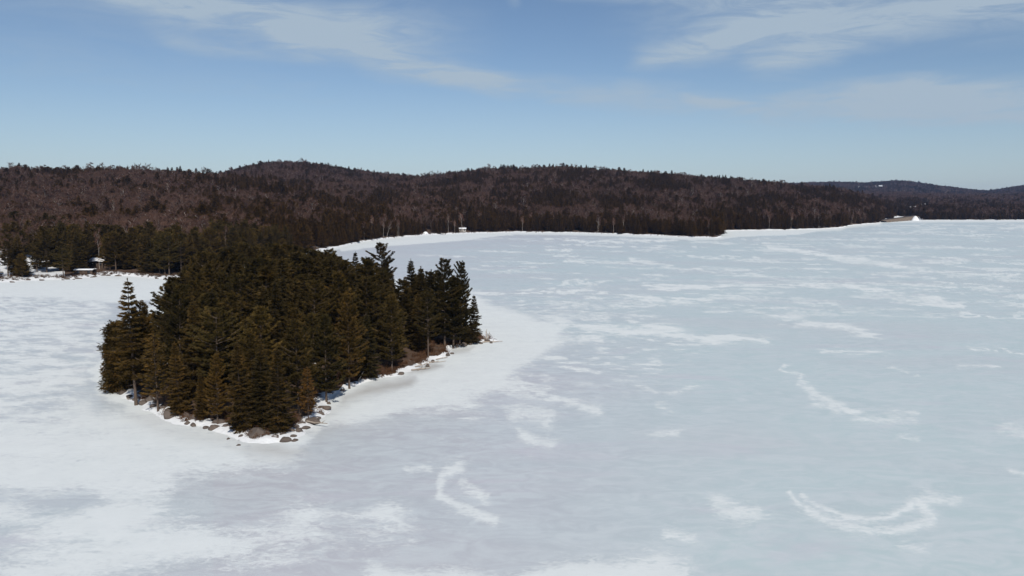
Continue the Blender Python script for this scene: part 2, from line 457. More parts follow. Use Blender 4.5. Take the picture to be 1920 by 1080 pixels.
# ------------------------------------------------------------------ setting: ice, land, island
def build_ice():
    py = np.concatenate([np.arange(404, 700, 1.7), np.arange(700, 1140, 2.4), np.arange(1140, 1500, 14), np.arange(1500, 4000, 130)])
    yy = np.array([ground_pt(960, p)[1] for p in py])
    uin = np.linspace(-0.70, 0.70, 860)
    uo = np.linspace(0.70, 1.6, 40)[1:]
    u = np.concatenate([-uo[::-1], uin, uo])
    Y = np.repeat(yy[:, None], len(u), 1); X = Y * u[None, :]
    px, pyy = project(X, Y, 0 * X)
    P = lambda lst: poly_sd(px, pyy, lst)
    def region(poly, soft=14.0, amp=26.0, sc=1.0):
        soft *= 1.9; amp *= 1.5
        # outline wobbled by noise measured on the ground
        wob = (fbm(X / (7 * sc), Y / (7 * sc) + 11, 5) - 0.5) * amp * 2
        ysc = np.clip((pyy - 382) / 400, 0.12, 1.3)
        sd = P(poly) + wob * ysc
        return sstep(sd / ysc, -soft, soft)
    S = -0.08 + 0.34 * (fbm(X / 34, Y / 13, 5) - 0.5)
    # wind-combed thin cover on the open lake
    far = sstep(pyy, 640, 430)
    S += far * 0.75 * (fbm(X / 90 + 3, Y / 22, 5, .55) - 0.44)
    # apron of snow about the island
    apron = [(120, 775), (190, 690), (320, 515), (700, 520), (870, 535), (905, 560), (985, 590), (1065, 612), (1040, 650), (985, 690), (960, 708), (1010, 745), (1080, 765),
             (1010, 752), (930, 740), (880, 760), (800, 775), (660, 792), (600, 800), (570, 835), (545, 862), (470, 882), (400, 893), (345, 905), (300, 940), (220, 948), (150, 925), (60, 940), (-60, 930), (-60, 770)]
    S = np.maximum(S, 0.86 * region(apron, 12, 14))
    # ripples in the bay to the left of the island
    bay = region([(-400, 545), (200, 545), (215, 640), (175, 740), (90, 790), (-400, 830)], 20, 14)
    rip = fbm(X / 3.4 + 0.25 * Y / 5, Y / 2.3, 4, 0.6)
    S = np.where(bay > 0.02, np.maximum(S * (1 - bay), 0) + bay * (0.62 + 1.9 * (rip - 0.5)), S)
    S = np.maximum(S, 0.9 * region([(-400, 520), (330, 520), (300, 560), (230, 570), (120, 560), (-400, 548)], 5, 5))
    dap = region([(880, 540), (1180, 570), (1330, 640), (1250, 720), (1050, 740), (900, 790), (700, 800), (960, 690), (1050, 620)], 30, 20)
    rip2 = fbm(X / 3.0 + 90, Y / 1.9, 4, 0.6)
    S = np.maximum(S, dap * (0.16 + 2.6 * (rip2 - 0.5)))
    cold = region([(170, 690), (200, 700), (215, 745), (235, 765), (180, 770), (150, 735)], 14, 10)   # bare blue ice by the west point
    S = S * (1 - 0.75 * cold)
    # foreground patches
    bl = region([(-400, 900), (300, 925), (345, 985), (560, 950), (640, 985), (735, 950), (760, 1000), (620, 1015), (470, 1040), (330, 1090), (160, 1300), (-400, 1300)], 25, 40, 1.3)
    pat = fbm(X / 9, Y / 5.5 + 40, 5, 0.55)
    S = np.maximum(S, bl * (0.66 + 2.1 * (pat - 0.46)))
    S = np.maximum(S, 0.8 * region([(180, 975), (360, 960), (480, 1010), (600, 985), (740, 1000), (600, 1020), (470, 1050), (300, 1045), (200, 1030)], 25, 40))
    S = np.maximum(S, 1.15 * region([(680, 1040), (800, 1062), (960, 1058), (1050, 1045), (1100, 1050), (1180, 1042), (1245, 1056), (1300, 1090), (1200, 1180), (700, 1160)], 14, 22))
    blue = region([(365, 940), (400, 915), (480, 905), (560, 930), (520, 975), (440, 1008), (380, 985)], 20, 20)
    S = S * (1 - 0.85 * blue)
    # named drifts, pixel polylines: (points, half width, strength)
    drifts = [([(866, 877), (840, 885), (822, 903), (830, 930), (868, 952), (925, 978)], 10, .78), ([(868, 908), (890, 922), (908, 938)], 13, .72), ([(905, 940), (915, 930)], 8, .7),
              ([(1482, 922), (1505, 950), (1560, 975), (1620, 990), (1700, 990), (1745, 972)], 10, .72), ([(1506, 926), (1530, 946), (1590, 970), (1650, 972), (1700, 955), (1708, 942)], 7, .7),
              ([(1722, 938), (1738, 960), (1752, 976), (1700, 985)], 10, .7), ([(1355, 945), (1385, 958), (1415, 958)], 22, .66), ([(1735, 930), (1795, 938)], 9, .66),
              ([(1520, 730), (1560, 752), (1600, 776), (1650, 785), (1712, 782)], 11, .72), ([(1530, 755), (1570, 772)], 8, .5), ([(1545, 659), (1600, 660), (1662, 670)], 6, .68), ([(1665, 688), (1700, 700), (1750, 708)], 7, .58),
              ([(1440, 590), (1490, 600), (1560, 610), (1640, 628)], 9, .66), ([(1050, 605), (1150, 618), (1220, 618), (1330, 632), (1440, 642)], 10, .78),
              ([(1000, 628), (1130, 640)], 7, .6), ([(885, 550), (960, 550), (1060, 546), (1130, 548), (1190, 560), (1330, 565)], 5.5, .8), ([(1205, 532), (1245, 539), (1290, 538), (1360, 538)], 5, .78),
              ([(1350, 533), (1480, 536), (1560, 534), (1640, 543), (1720, 558), (1810, 571)], 6, .7), ([(1720, 567), (1790, 571)], 6, .7), ([(1800, 587), (1860, 592), (1925, 598)], 6, .74),
              ([(1770, 540), (1890, 541)], 3.5, .68), ([(1060, 448), (1100, 453), (1180, 453), (1350, 446)], 3, .8), ([(1025, 468), (1070, 469)], 4, .66), ([(1040, 479), (1085, 480)], 4, .66), ([(1060, 489), (1098, 491)], 4, .66),
              ([(1440, 464), (1560, 480), (1640, 492), (1700, 500)], 5, .78), ([(1560, 486), (1720, 505), (1930, 522)], 5, .62), ([(1180, 485), (1260, 500)], 5, .6), ([(1060, 528), (1140, 527)], 3.5, .7),
              ([(955, 780), (990, 775), (1030, 785)], 20, .62), ([(975, 815), (1000, 828), (1035, 833)], 12, .68), ([(1215, 817), (1265, 813)], 9, .62), ([(1200, 730), (1250, 738), (1305, 720)], 11, .56),
              ([(1235, 760), (1262, 772)], 8, .54), ([(765, 880), (805, 880)], 7, .6), ([(700, 960), (745, 950), (720, 980)], 14, .58), ([(1690, 1024), (1735, 1032)], 12, .6), ([(1880, 800), (1925, 810)], 10, .66),
              ([(1870, 655), (1925, 665)], 6, .6), ([(1815, 655), (1860, 660)], 5, .6), ([(1800, 690), (1880, 690)], 5, .5), ([(1680, 818), (1720, 824)], 6, .55), ([(1895, 882), (1925, 886)], 6, .6), ([(1250, 1000), (1300, 1010)], 10, .5),
              ([(1130, 775), (1060, 755), (1010, 735), (960, 705)], 9, .7), ([(960, 600), (1050, 612)], 14, .7), ([(1470, 690), (1520, 730)], 7, .5), ([(1280, 630), (1300, 640)], 6, .6)]
    def curve(pts):
        if len(pts) < 3: return pts
        q = [pts[0]] + list(pts) + [pts[-1]]; out = []
        for i in range(1, len(q) - 2):
            p0, p1, p2, p3 = (np.array(q[i + k], float) for k in (-1, 0, 1, 2))
            for t in (0, .25, .5, .75):
                out.append(tuple(.5 * (2 * p1 + (p2 - p0) * t + (2 * p0 - 5 * p1 + 4 * p2 - p3) * t * t + (3 * p1 - p0 - 3 * p2 + p3) * t ** 3)))
        return out + [pts[-1]]
    wx = (fbm(X / 6 + 2, Y / 4, 4) - 0.5); wy = (fbm(X / 6 + 52, Y / 4 + 9, 4) - 0.5)
    ysc = np.clip((pyy - 382) / 400, 0.08, 1.4)
    calm = 0.22 + 1.15 * sstep(pyy, 860, 640); fz = 0.35 + 0.65 * sstep(pyy, 860, 700)
    wx2 = fbm(X / 1.6 + 8, Y / 1.1, 4, .6) - .5; wy2 = fbm(X / 1.8 + 28, Y / .9 + 3, 4, .6) - .5
    qx = px + (wx * 55 * calm + wx2 * 34 * fz) * ysc; qy = pyy + (wy * 32 * calm + wy2 * 20 * fz) * ysc
    wmod = np.clip(0.10 + 1.75 * fbm(X / 14 + 70, Y / 7, 3), .35, 1.6); smod = 0.55 + 0.85 * fbm(X / 9 + 33, Y / 5, 3)
    for pts, hw, st in drifts:
        hw *= 0.62 + 0.36 * float(sstep(np.array(pts[0][1]), 690, 860))
        lo = min(p[0] for p in pts) - 90; hi = max(p[0] for p in pts) + 90; t0 = min(p[1] for p in pts) - 60; t1 = max(p[1] for p in pts) + 60
        sel = (px > lo) & (px < hi) & (pyy > t0) & (pyy < t1)
        if sel.any():
            d = seg_dist(qx[sel], qy[sel], curve(pts), 1.0) / wmod[sel]
            S[sel] = np.maximum(S[sel], (st + (.02 if pts[0][1] > 690 else .14)) * smod[sel] * (0.62 * sstep(d, hw * 1.5, 0) + 0.38 * sstep(d, hw * 3.6, 0)))
    # many short wind streaks on the far ice
    rr = random.Random(11)
    for k in range(420):
        cy = 420 + 175 * rr.random() ** 1.6; cx = rr.uniform(820 if cy < 520 else 1000, 1950)
        if rr.random() < 0.3: cx = rr.uniform(1350, 1950)
        hw = (cy - 382) / 100 * rr.uniform(0.5, 1.3) + 0.5; ln = rr.uniform(14, 90)
        sel = (px > cx - ln - 40) & (px < cx + ln + 40) & (np.abs(pyy - cy) < 14)
        if sel.any():
            ex = np.maximum(np.abs(px[sel] - cx) - ln * 0.5, 0) / (ln * 0.45); ey = (qy[sel] * 0.5 + pyy[sel] * 0.5 - cy - (px[sel] - cx) * 0.03) / hw
            S[sel] = np.maximum(S[sel], rr.uniform(.42, .72) * sstep(np.hypot(ex, ey), 1.2, 0.2))
    # snow swept up along the mainland shore
    uu = X / Y; sh = shore_at(uu) - Y
    shpx = FPX * CAMH * (1 / np.maximum(Y, 1) - 1 / shore_at(uu))
    S = np.maximum(S, 0.95 * sstep(shpx, 6.5, 1.5) * (sh > -40))
    S = np.maximum(S, 0.8 * region([(1356, 430), (1450, 431), (1585, 425), (1500, 440), (1390, 444), (1350, 449)], 3, 3) * (pyy > 425))
    S = np.maximum(S, 0.85 * region([(630, 462), (760, 444), (1000, 435), (860, 452), (700, 464), (640, 472)], 4, 4))
    si = isl_sd(X, Y)
    S = np.maximum(S, 0.95 * sstep(si, -3.2, -1.2))
    # thaw stains and wet patches by the island
    B = 0.75 * region([(430, 840), (500, 834), (570, 845), (540, 856), (470, 853)], 7, 8) * (0.4 + 0.8 * fbm(X / 3, Y / 2, 3))
    B += 0.30 * region([(480, 792), (300, 800), (410, 815), (520, 838), (420, 832), (300, 812), (240, 780)], 12, 8)
    B += 0.95 * region([(640, 742), (690, 722), (775, 712), (770, 724), (690, 742), (645, 752)], 7, 8)
    B += 0.35 * region([(590, 775), (640, 757), (650, 762), (600, 790)], 7, 5)
    B += 0.9 * region([(768, 697), (815, 683), (830, 686), (790, 697)], 4, 4)
    B += 0.55 * region([(845, 655), (890, 650), (880, 660), (850, 663)], 3, 3)
    B += 0.30 * region([(575, 810), (640, 800), (600, 820)], 10, 8)
    S = np.where(B > 0.1, np.minimum(S, 0.75), S)
    T = np.clip(0.15 + 0.85 * sstep(px, 850, 1500) + 0.5 * sstep(pyy, 700, 520) * sstep(px, 700, 1000), 0, 1)
    T = np.where(px < 400, 0.32, T)
    near_far = sstep(pyy, 480, 440) * sstep(px, 1500, 1000)
    T = T * (1 - 0.8 * near_far)
    Z = 0.03 * (fbm(X / 8, Y / 4, 3) - 0.5) + 0.03 * sstep(S, 0.2, 0.9) - 0.02
    V = np.stack([X, Y, Z], -1).reshape(-1, 3)
    me = mesh_np('lake_ice', V, grid_faces(*X.shape), M['ice'], True)
    col_attr(me, 'cover', np.stack([np.clip(S, -0.5, 1), T, np.clip(B, 0, 1), np.ones_like(S)], -1))
    tag(link('lake_ice', me), 'frozen lake with pale blue ice and wind-blown snow drifts', kind='structure')
build_ice()


def build_land():
    u = np.concatenate([np.linspace(TU[0], -0.72, 30)[:-1], np.linspace(-0.72, 0.72, 620), np.linspace(0.72, TU[-1], 24)[1:]])
    d = np.exp(np.linspace(np.log(285), np.log(9900), 300))
    # rows follow the shore closely: a second family of rows offset from it
    off = np.array([-6, -3, -1.5, -0.5, 0.5, 2, 4, 7, 12, 20, 32, 50])
    U = np.repeat(u[None, :], len(d) + len(off), 0)
    s = shore_at(u)
    Dm = np.sort(np.concatenate([np.repeat(d[:, None], len(u), 1), s[None, :] + off[:, None]], 0), 0)
    X = U * Dm; Y = Dm
    Z = land_h(X, Y)
    sd = Y - shore_at(U)
    S = 0.30 + 0.9 * sstep(sd, 10, 1) + 0.5 * (fbm(X / 40, Y / 40, 4) - 0.5)
    px, py = project(X, Y, Z)
    S = S + 0.5 * ((px < 120) & (sd < 110))
    S = np.where(clearing(px, py, Y), 1.0, S)
    me = mesh_np('mainland_terrain', np.stack([X, Y, Z], -1).reshape(-1, 3), grid_faces(*X.shape), M['floor'], True)
    col_attr(me, 'cover', np.stack([np.clip(S, 0, 1)] * 3 + [np.ones_like(S)], -1))
    tag(link('mainland_terrain', me), 'wooded hills and snowy shore around the lake', kind='structure')


CLEAR = [(1612, 351, 7, 1.6), (1650, 352, 9, 1.4), (1684, 362, 8, 2.0), (1600, 350, 10, 1.2), (1640, 349, 5, 2.0), (1652, 349, 6, 1.6), (1664, 350, 5, 1.5), (1625, 351, 4, 1.1), (1690, 361, 12, 1.6), (1706, 363, 10, 1.6), (1733, 362, 5, 1.4), (1772, 363, 7, 1.8), (1788, 362, 5, 1.4), (1560, 352, 14, 1.4),
         (1700, 397, 30, 4), (1722, 390, 22, 4), (1738, 385, 14, 3.5)]


def clearing(px, py, Y):
    c = np.zeros(px.shape, bool)
    for (cx, cy, rx, ry) in CLEAR:
        c |= (((px - cx) / rx) ** 2 + ((py - cy) / ry) ** 2 < 1) & (Y > 1380)
    c |= (px > 1657) & (px < 1728) & (Y > 1200) & (Y - shore_at(upx(px)) < np.where(px > 1676, 85, 34))
    return c
build_land()


def build_base():
    V = np.array([(-16000, -9000, -1.2), (16000, -9000, -1.2), (16000, 15000, -1.2), (-16000, 15000, -1.2)], float)
    me = mesh_np('ground', V, np.array([[0, 1, 2, 3]]), M['snow'])
    tag(link('ground', me), 'snow covered ground reaching to the horizon', kind='structure')
build_base()


def build_island():
    X, Y = np.meshgrid(np.arange(-96, 6, 0.7), np.arange(90, 246, 0.7))
    sd = isl_sd(X, Y); Z = isl_h(X, Y, sd)
    snow = 0.86 * sstep(sd, 4.0, 0.3) + 0.34 * sstep(sd, 3, 12) + 1.0 * (fbm(X / 2.4, Y / 2.4, 4) - 0.53)
    # the east bank is brown brush and litter right to the ice
    px, py = project(X, Y, Z)
    east = sstep(px, 600, 640) * sstep(px, 905, 880)
    snow = snow - 0.62 * east * sstep(sd, 0.6, 1.6)
    me = mesh_np('island_ground', np.stack([X, Y, Z], -1).reshape(-1, 3), grid_faces(*X.shape), M['floor'], True)
    col_attr(me, 'cover', np.stack([np.clip(snow, 0, 1)] * 3 + [np.ones_like(X)], -1))
    tag(link('island_ground', me), 'low rocky island ground with snow banks and brown litter', kind='structure')
build_island()

# ------------------------------------------------------------------ trees
def tube(V, F, pts, rad, n=6):
    """append a tapered tube through pts"""
    pts = np.asarray(pts, float); base = len(V)
    for i, p in enumerate(pts):
        t = pts[min(i + 1, len(pts) - 1)] - pts[max(i - 1, 0)]; t = t / (np.linalg.norm(t) + 1e-9)
        a = np.cross(t, (0.31, 0.87, 0.12) if abs(t[2]) > 0.7 else (0, 0, 1)); a /= np.linalg.norm(a) + 1e-9
        b = np.cross(t, a)
        for k in range(n):
            an = 2 * math.pi * k / n
            V.append(p + rad[i] * (math.cos(an) * a + math.sin(an) * b))
    for i in range(len(pts) - 1):
        for k in range(n):
            k2 = (k + 1) % n
            F.append((base + i * n + k, base + i * n + k2, base + (i + 1) * n + k2))
            F.append((base + i * n + k, base + (i + 1) * n + k2, base + (i + 1) * n + k))


def slivers(P, D, L, W, r):
    """one thin triangle per needle spray: base at P, pointing along D"""
    n = len(P)
    D = D / (np.linalg.norm(D, axis=1, keepdims=True) + 1e-9)
    q = r.normal(size=(n, 3)) * [1, 1, 0.5]
    S = np.cross(D, q); S /= np.linalg.norm(S, axis=1, keepdims=True) + 1e-9
    a = P - S * W[:, None]; b = P + S * W[:, None]; c = P + D * L[:, None]
    V = np.stack([a, b, c], 1).reshape(-1, 3)
    return V


def conifer(seed, H, kind):
    r = np.random.default_rng(seed)
    Vt, Ft = [], []
    bend = r.normal(0, 0.012 * H, 2)
    def axis(z):
        t = z / H
        return np.array([bend[0] * math.sin(t * 3.0) * t, bend[1] * math.sin(t * 2.3) * t, z])
    prm = dict(spruce=dict(cb=.06, R=.205, sp=.036, n=6, rad=.011, dens=50), fir=dict(cb=.10, R=.145, sp=.030, n=6, rad=.010, dens=50),
               pine=dict(cb=.15, R=.275, sp=.052, n=7, rad=.013, dens=50), oldpine=dict(cb=.34, R=.28, sp=.062, n=7, rad=.014, dens=46),
               sparse=dict(cb=.22, R=.17, sp=.045, n=4, rad=.010, dens=9), cedar=dict(cb=.02, R=.24, sp=.03, n=6, rad=.013, dens=52), tallspruce=dict(cb=.27, R=.15, sp=.040, n=6, rad=.011, dens=56))[kind]
    piny = kind in ('pine', 'oldpine')
    r0 = prm['rad'] * H
    zs = np.linspace(-0.3, H * 0.985, 9)
    tube(Vt, Ft, [axis(z) for z in zs], [r0 * (1.25 if z <= 0 else 1) * max(0.06, 1 - 0.93 * max(z, 0) / H) for z in zs], 7)
    cb = prm['cb'] * H; z = cb; VV = []
    # a few dead stubs below the crown
    for k in range(5 if cb > 1.5 else 0):
        zz = r.uniform(0.1 * H, cb); an = r.uniform(0, 6.28); L = r.uniform(0.4, 1.2); a0 = axis(zz)
        tube(Vt, Ft, [a0, a0 + L * np.array([math.cos(an), math.sin(an), -0.05])], [0.03, 0.008], 3)
    while z < H * 0.985:
        t = (z - cb) / (H - cb)
        nb = prm['n'] + r.integers(-1, 2)
        a0 = r.uniform(0, 6.28)
        for k in range(nb):
            an = a0 + k * 6.283 / nb + r.normal(0, 0.25)
            if kind in ('spruce', 'fir', 'tallspruce'):
                L = prm['R'] * H * (1 - t) ** 0.95 * r.uniform(0.62, 1.18) + 0.10
                if t < 0.12: L *= 0.65 + 3 * t
                pitch = -0.30 + 0.75 * t ** 1.6 + r.normal(0, 0.08); curve = 0.16
            elif kind == 'cedar':
                L = prm['R'] * H * math.sqrt(max(0.02, 1 - t ** 2.2)) * r.uniform(0.6, 1.1); pitch = 0.1 + 0.7 * t; curve = 0.2
            elif kind == 'sparse':
                L = prm['R'] * H * (1 - t) ** 0.7 * r.uniform(0.5, 1.1) + 0.15; pitch = 0.25 + 0.4 * t; curve = 0.1
            else:
                prof = (1 - t) ** 0.62 * (0.62 + 0.38 * min(1, t * 4)) if kind == 'pine' else (1 - t) ** 0.5 * (0.75 + 0.25 * min(1, t * 3))
                L = prm['R'] * H * prof * r.uniform(0.45, 1.18) + 0.25
                if r.random() < 0.10: L *= 0.45
                pitch = 0.02 + 0.62 * t ** 1.4 + r.normal(0, 0.10); curve = 0.24
            L *= 0.62 + 0.76 * float(fbm(np.array([seed * 3.1 + 1.5 * math.cos(an)]), np.array([seed + 1.5 * math.sin(an) + z * 0.45]), 3)[0])
            zz = z + r.normal(0, 0.15 * prm['sp'] * H)
            dirh = np.array([math.cos(an), math.sin(an), 0.0]); side = np.array([-dirh[1], dirh[0], 0.0])
            A = axis(min(zz, H * 0.98))
            def P(s):
                s = np.asarray(s)[..., None]
                return A + dirh * (L * s * math.cos(pitch)) + np.array([0, 0, 1.0]) * (L * (s * math.sin(pitch) + curve * s * s))
            br = max(0.010, 0.020 * L)
            tube(Vt, Ft, P(np.array([0, 0.5, 0.95])), [br, br * 0.6, br * 0.2], 3)
            if piny:
                nt = max(5, int(L * 15)); per = 9
                s = r.beta(1.45, 1.0, nt) * 0.88 + 0.14
                if kind == 'oldpine': s = np.clip(s + 0.08, 0, 1.05)
                lat = r.uniform(-1, 1, nt) * (0.30 * L * np.clip(1.15 - s, 0.05, 1) ** 0.8 + 0.10)
                C = P(s) + side * lat[:, None] + np.array([0, 0, 1.0]) * r.normal(0.0, 0.035, nt)[:, None]
                Pn = np.repeat(C, per, 0) + r.normal(0, 0.05, (nt * per, 3))
                out = dirh * 0.75 + side * (np.sign(lat) * 0.45)[:, None] + np.array([0, 0, 0.22])
                Dn = np.repeat(out, per, 0) + r.normal(0, 0.50, (nt * per, 3)) * [1, 1, .6]
                VV.append(slivers(Pn, Dn, r.uniform(0.20, 0.42, len(Pn)), r.uniform(0.035, 0.065, len(Pn)), r))
            else:
                nn = max(14, int(L * prm['dens'] * 1.5)) if kind != 'sparse' else max(5, int(L * 22))
                s = r.beta(1.2, 1.0, nn) * 0.95 + 0.07
                lat = r.uniform(-1, 1, nn) * (0.34 * L * np.clip(1.1 - s, 0.05, 1) ** 0.75 + 0.07)
                C = P(s) + side * lat[:, None] + np.array([0, 0, -1.0]) * (np.abs(lat) * 0.30 + np.abs(r.normal(0, 0.05, nn)))[:, None]
                if kind == 'cedar': C += r.normal(0, 0.16, C.shape)
                Dn = dirh * 0.8 + side * (np.sign(lat) * r.uniform(0.2, 1.0, nn))[:, None] + np.array([0, 0, -0.08]) + r.normal(0, 0.28, (nn, 3))
                VV.append(slivers(C, Dn, r.uniform(0.22, 0.46, nn), r.uniform(0.04, 0.075, nn), r))
        z += prm['sp'] * H * r.uniform(0.75, 1.25) * (1.0 if t < 0.8 else 0.8)
    # leader
    nn = 50
    zz = r.uniform(H * 0.93, H * 1.01, nn)
    VV.append(slivers(np.array([axis(q) for q in zz]), r.normal(0, 0.6, (nn, 3)) + [0, 0, 0.7], r.uniform(0.15, 0.3, nn), r.uniform(0.03, 0.05, nn), r))
    Vc = np.concatenate(VV)
    return np.array(Vt), np.array(Ft), Vc, np.arange(len(Vc)).reshape(-1, 3)


def hardwood(seed, H, kind='maple'):
    r = np.random.default_rng(seed)
    Vt, Ft, TW = [], [], []
    r0 = 0.012 * H if kind == 'maple' else 0.009 * H
    fork = H * (r.uniform(0.28, 0.42) if kind == 'maple' else r.uniform(0.45, 0.6))
    lean = r.normal(0, 0.03, 2)
    top = np.array([lean[0] * H, lean[1] * H, H * (0.8 if kind == 'maple' else 0.93)])
    def ax(t): return np.array([lean[0] * H * t * t, lean[1] * H * t * t, top[2] * t - 0.3 * (1 - t)])
    ts = np.linspace(0, 1, 7)
    tube(Vt, Ft, [ax(t) + r.normal(0, 0.004 * H, 3) * [1, 1, 0] * (t > 0) for t in ts], [r0 * max(0.15, 1 - 0.85 * t) for t in ts], 6)
    twl, tww = [], []
    def limb(a, d, L, rad, depth):
        d = d / np.linalg.norm(d)
        p = [a]; n = 3
        for i in range(n):
            d = d + r.normal(0, 0.10, 3) + [0, 0, 0.07]; d /= np.linalg.norm(d)
            p.append(p[-1] + d * L / n)
        tube(Vt, Ft, p, [rad, rad * .75, rad * .5, rad * .25], 3)
        if depth == 0:
            k = 15
            for j in range(k):
                s = r.uniform(0.15, 1); i = min(int(s * n), n - 1); q = p[i] + (p[i + 1] - p[i]) * (s * n - i)
                TW.append((q, d + r.normal(0, 0.55, 3) + [0, 0, 0.25], r.uniform(0.5, 1.15), r.uniform(0.022, 0.036)))
            return
        for j in range(4 if depth == 2 else 5):
            s = r.uniform(0.35, 1.0); i = min(int(s * n), n - 1); q = p[i] + (p[i + 1] - p[i]) * (s * n - i)
            limb(q, d + r.normal(0, 0.48, 3) + [0, 0, 0.12], L * r.uniform(0.42, 0.62), rad * 0.5, depth - 1)
    nl = 8 if kind == 'maple' else 9
    for j in range(nl):
        t = (fork + (top[2] - fork) * (j + r.random()) / nl) / top[2]
        an = j * 2.4 + r.normal(0, 0.3)
        up = 1.0 if kind == 'maple' else 1.2
        L = (H * 0.36 * (1.1 - 0.55 * t)) * (1 if kind == 'maple' else 0.68)
        limb(ax(t), np.array([math.cos(an), math.sin(an), up]), L, r0 * 0.42, 1 if j % 2 else 2)
    P_ = np.array([t[0] for t in TW]); D_ = np.array([t[1] for t in TW])
    Vc = slivers(P_, D_, np.array([t[2] for t in TW]), np.array([t[3] for t in TW]), r)
    return np.array(Vt), np.array(Ft), Vc, np.arange(len(Vc)).reshape(-1, 3)


PROTO = {}
def proto(key, data, bark, leaf, H):
    Vt, Ft, Vc, Fc = data
    PROTO[key] = (mesh_np(key + '_trunk', Vt, Ft, bark, True), mesh_np(key + '_crown', Vc, Fc, leaf), H)
for i in range(3): proto(f'pine{i}', conifer(100 + i, 16, 'pine'), M['bark'], M['pine'], 16)
for i in range(2): proto(f'oldpine{i}', conifer(120 + i, 18, 'oldpine'), M['bark'], M['pine'], 18)
for i in range(3): proto(f'spruce{i}', conifer(140 + i, 13, 'spruce'), M['bark'], M['spruce'], 13)
for i in range(2): proto(f'fir{i}', conifer(160 + i, 12, 'fir'), M['bark'], M['spruce'], 12)
proto('tallspruce0', conifer(181, 16, 'tallspruce'), M['bark'], M['pine'], 16)
for i in range(2): proto(f'sparse{i}', conifer(190 + i, 9, 'sparse'), M['bark'], M['pine'], 9)
proto('cedar0', conifer(199, 8, 'cedar'), M['bark'], M['pine'], 8)
for i in range(3): proto(f'maple{i}', hardwood(210 + i, 14, 'maple'), M['hardbark'], M['twig'], 14)
for i in range(2): proto(f'birch{i}', hardwood(230 + i, 12, 'birch'), M['birch'], M['twig'], 12)
SRC = {}


def tree(key, name, X, Y, Z, H, label, cat, group, tint=(1, 1, 1), wide=1.0, rot=None, lean=(0, 0)):
    trunk, crown, H0 = PROTO[key]
    s = H / H0
    root = bpy.data.objects.new(name, None); COL.objects.link(root)
    root.empty_display_size = 0.5
    root.location = (X, Y, Z); root.rotation_euler = (lean[0], lean[1], random.uniform(0, 6.28) if rot is None else rot)
    root.scale = (s * wide, s * wide, s)
    a = link('trunk', trunk, root); b = link('crown', crown, root)
    b.color = (*tint, 1); a.color = (1, 1, 1, 1)
    tag(root, label, cat, group)
    SRC.setdefault(key, (a, b))
    return root


def h_at(px, py, top):
    """ground position under an island pixel and the height that reaches the pixel row 'top'"""
    X, Y = ground_pt(px, py, 0.6)
    z = float(isl_h(np.array([X]), np.array([Y]))[0]); z = max(z, 0.0)
    # height from the pixel row of the tip
    y = (540 - top) / FPX
    ztop = CAMH + Y * (-ST + y * CT) / (CT + y * ST)
    return X, Y, z, ztop - z


placed = []
HERO_XY = []
def near_hero(x, y):
    d = sorted(((x - a) ** 2 + (y - b) ** 2, a, b, t) for a, b, t in HERO_XY)[0]
    if d[0] < 36: rel = 'right beside'
    elif y > d[2] + 3: rel = 'in the crowd behind'
    else: rel = 'near'
    return rel + ' the ' + d[3]
def size_word(H): return 'short' if H < 11 else 'mid-height' if H < 14.5 else 'tall'
def tone_word(t): return 'blackish' if t[0] < .9 else 'dark' if t[0] < 1.15 else 'olive'
SHORT = ['tall west point spruce', 'bushy west shore cedar', 'mid-height west point pine', 'yellowish thin-crowned pine', 'olive spruce by the big boulder', 'tall layered west shore pine', 'golden-topped young conifer',
         'short conifer between two boulders', 'broad conifer above the peaked boulder', 'wide southern tip spruce', 'slim conifer at the southern tip', 'half-bare larch', 'full pine behind the larch', 'straight pale-trunked pine',
         'dark pine over the snow gap', 'broad pine above the rusty brush', 'spruce left of the rusty brush', 'tallest plume-topped pine', 'dense pine beside the plume-topped one', 'pine above the driftwood', 'sharp-tipped east cluster spruce',
         'slender east cluster fir', 'fork-crowned east cluster fir', 'tall pine near the east point', 'crooked-topped east point pine', 'pine under the crooked-topped one', 'last pointed east spit spruce', 'low east spit spruce', 'leafless western edge birch', 'thin spruce spire']
GOLD = (1.8, 1.45, 1.15); WARM = (1.35, 1.15, 1.0)
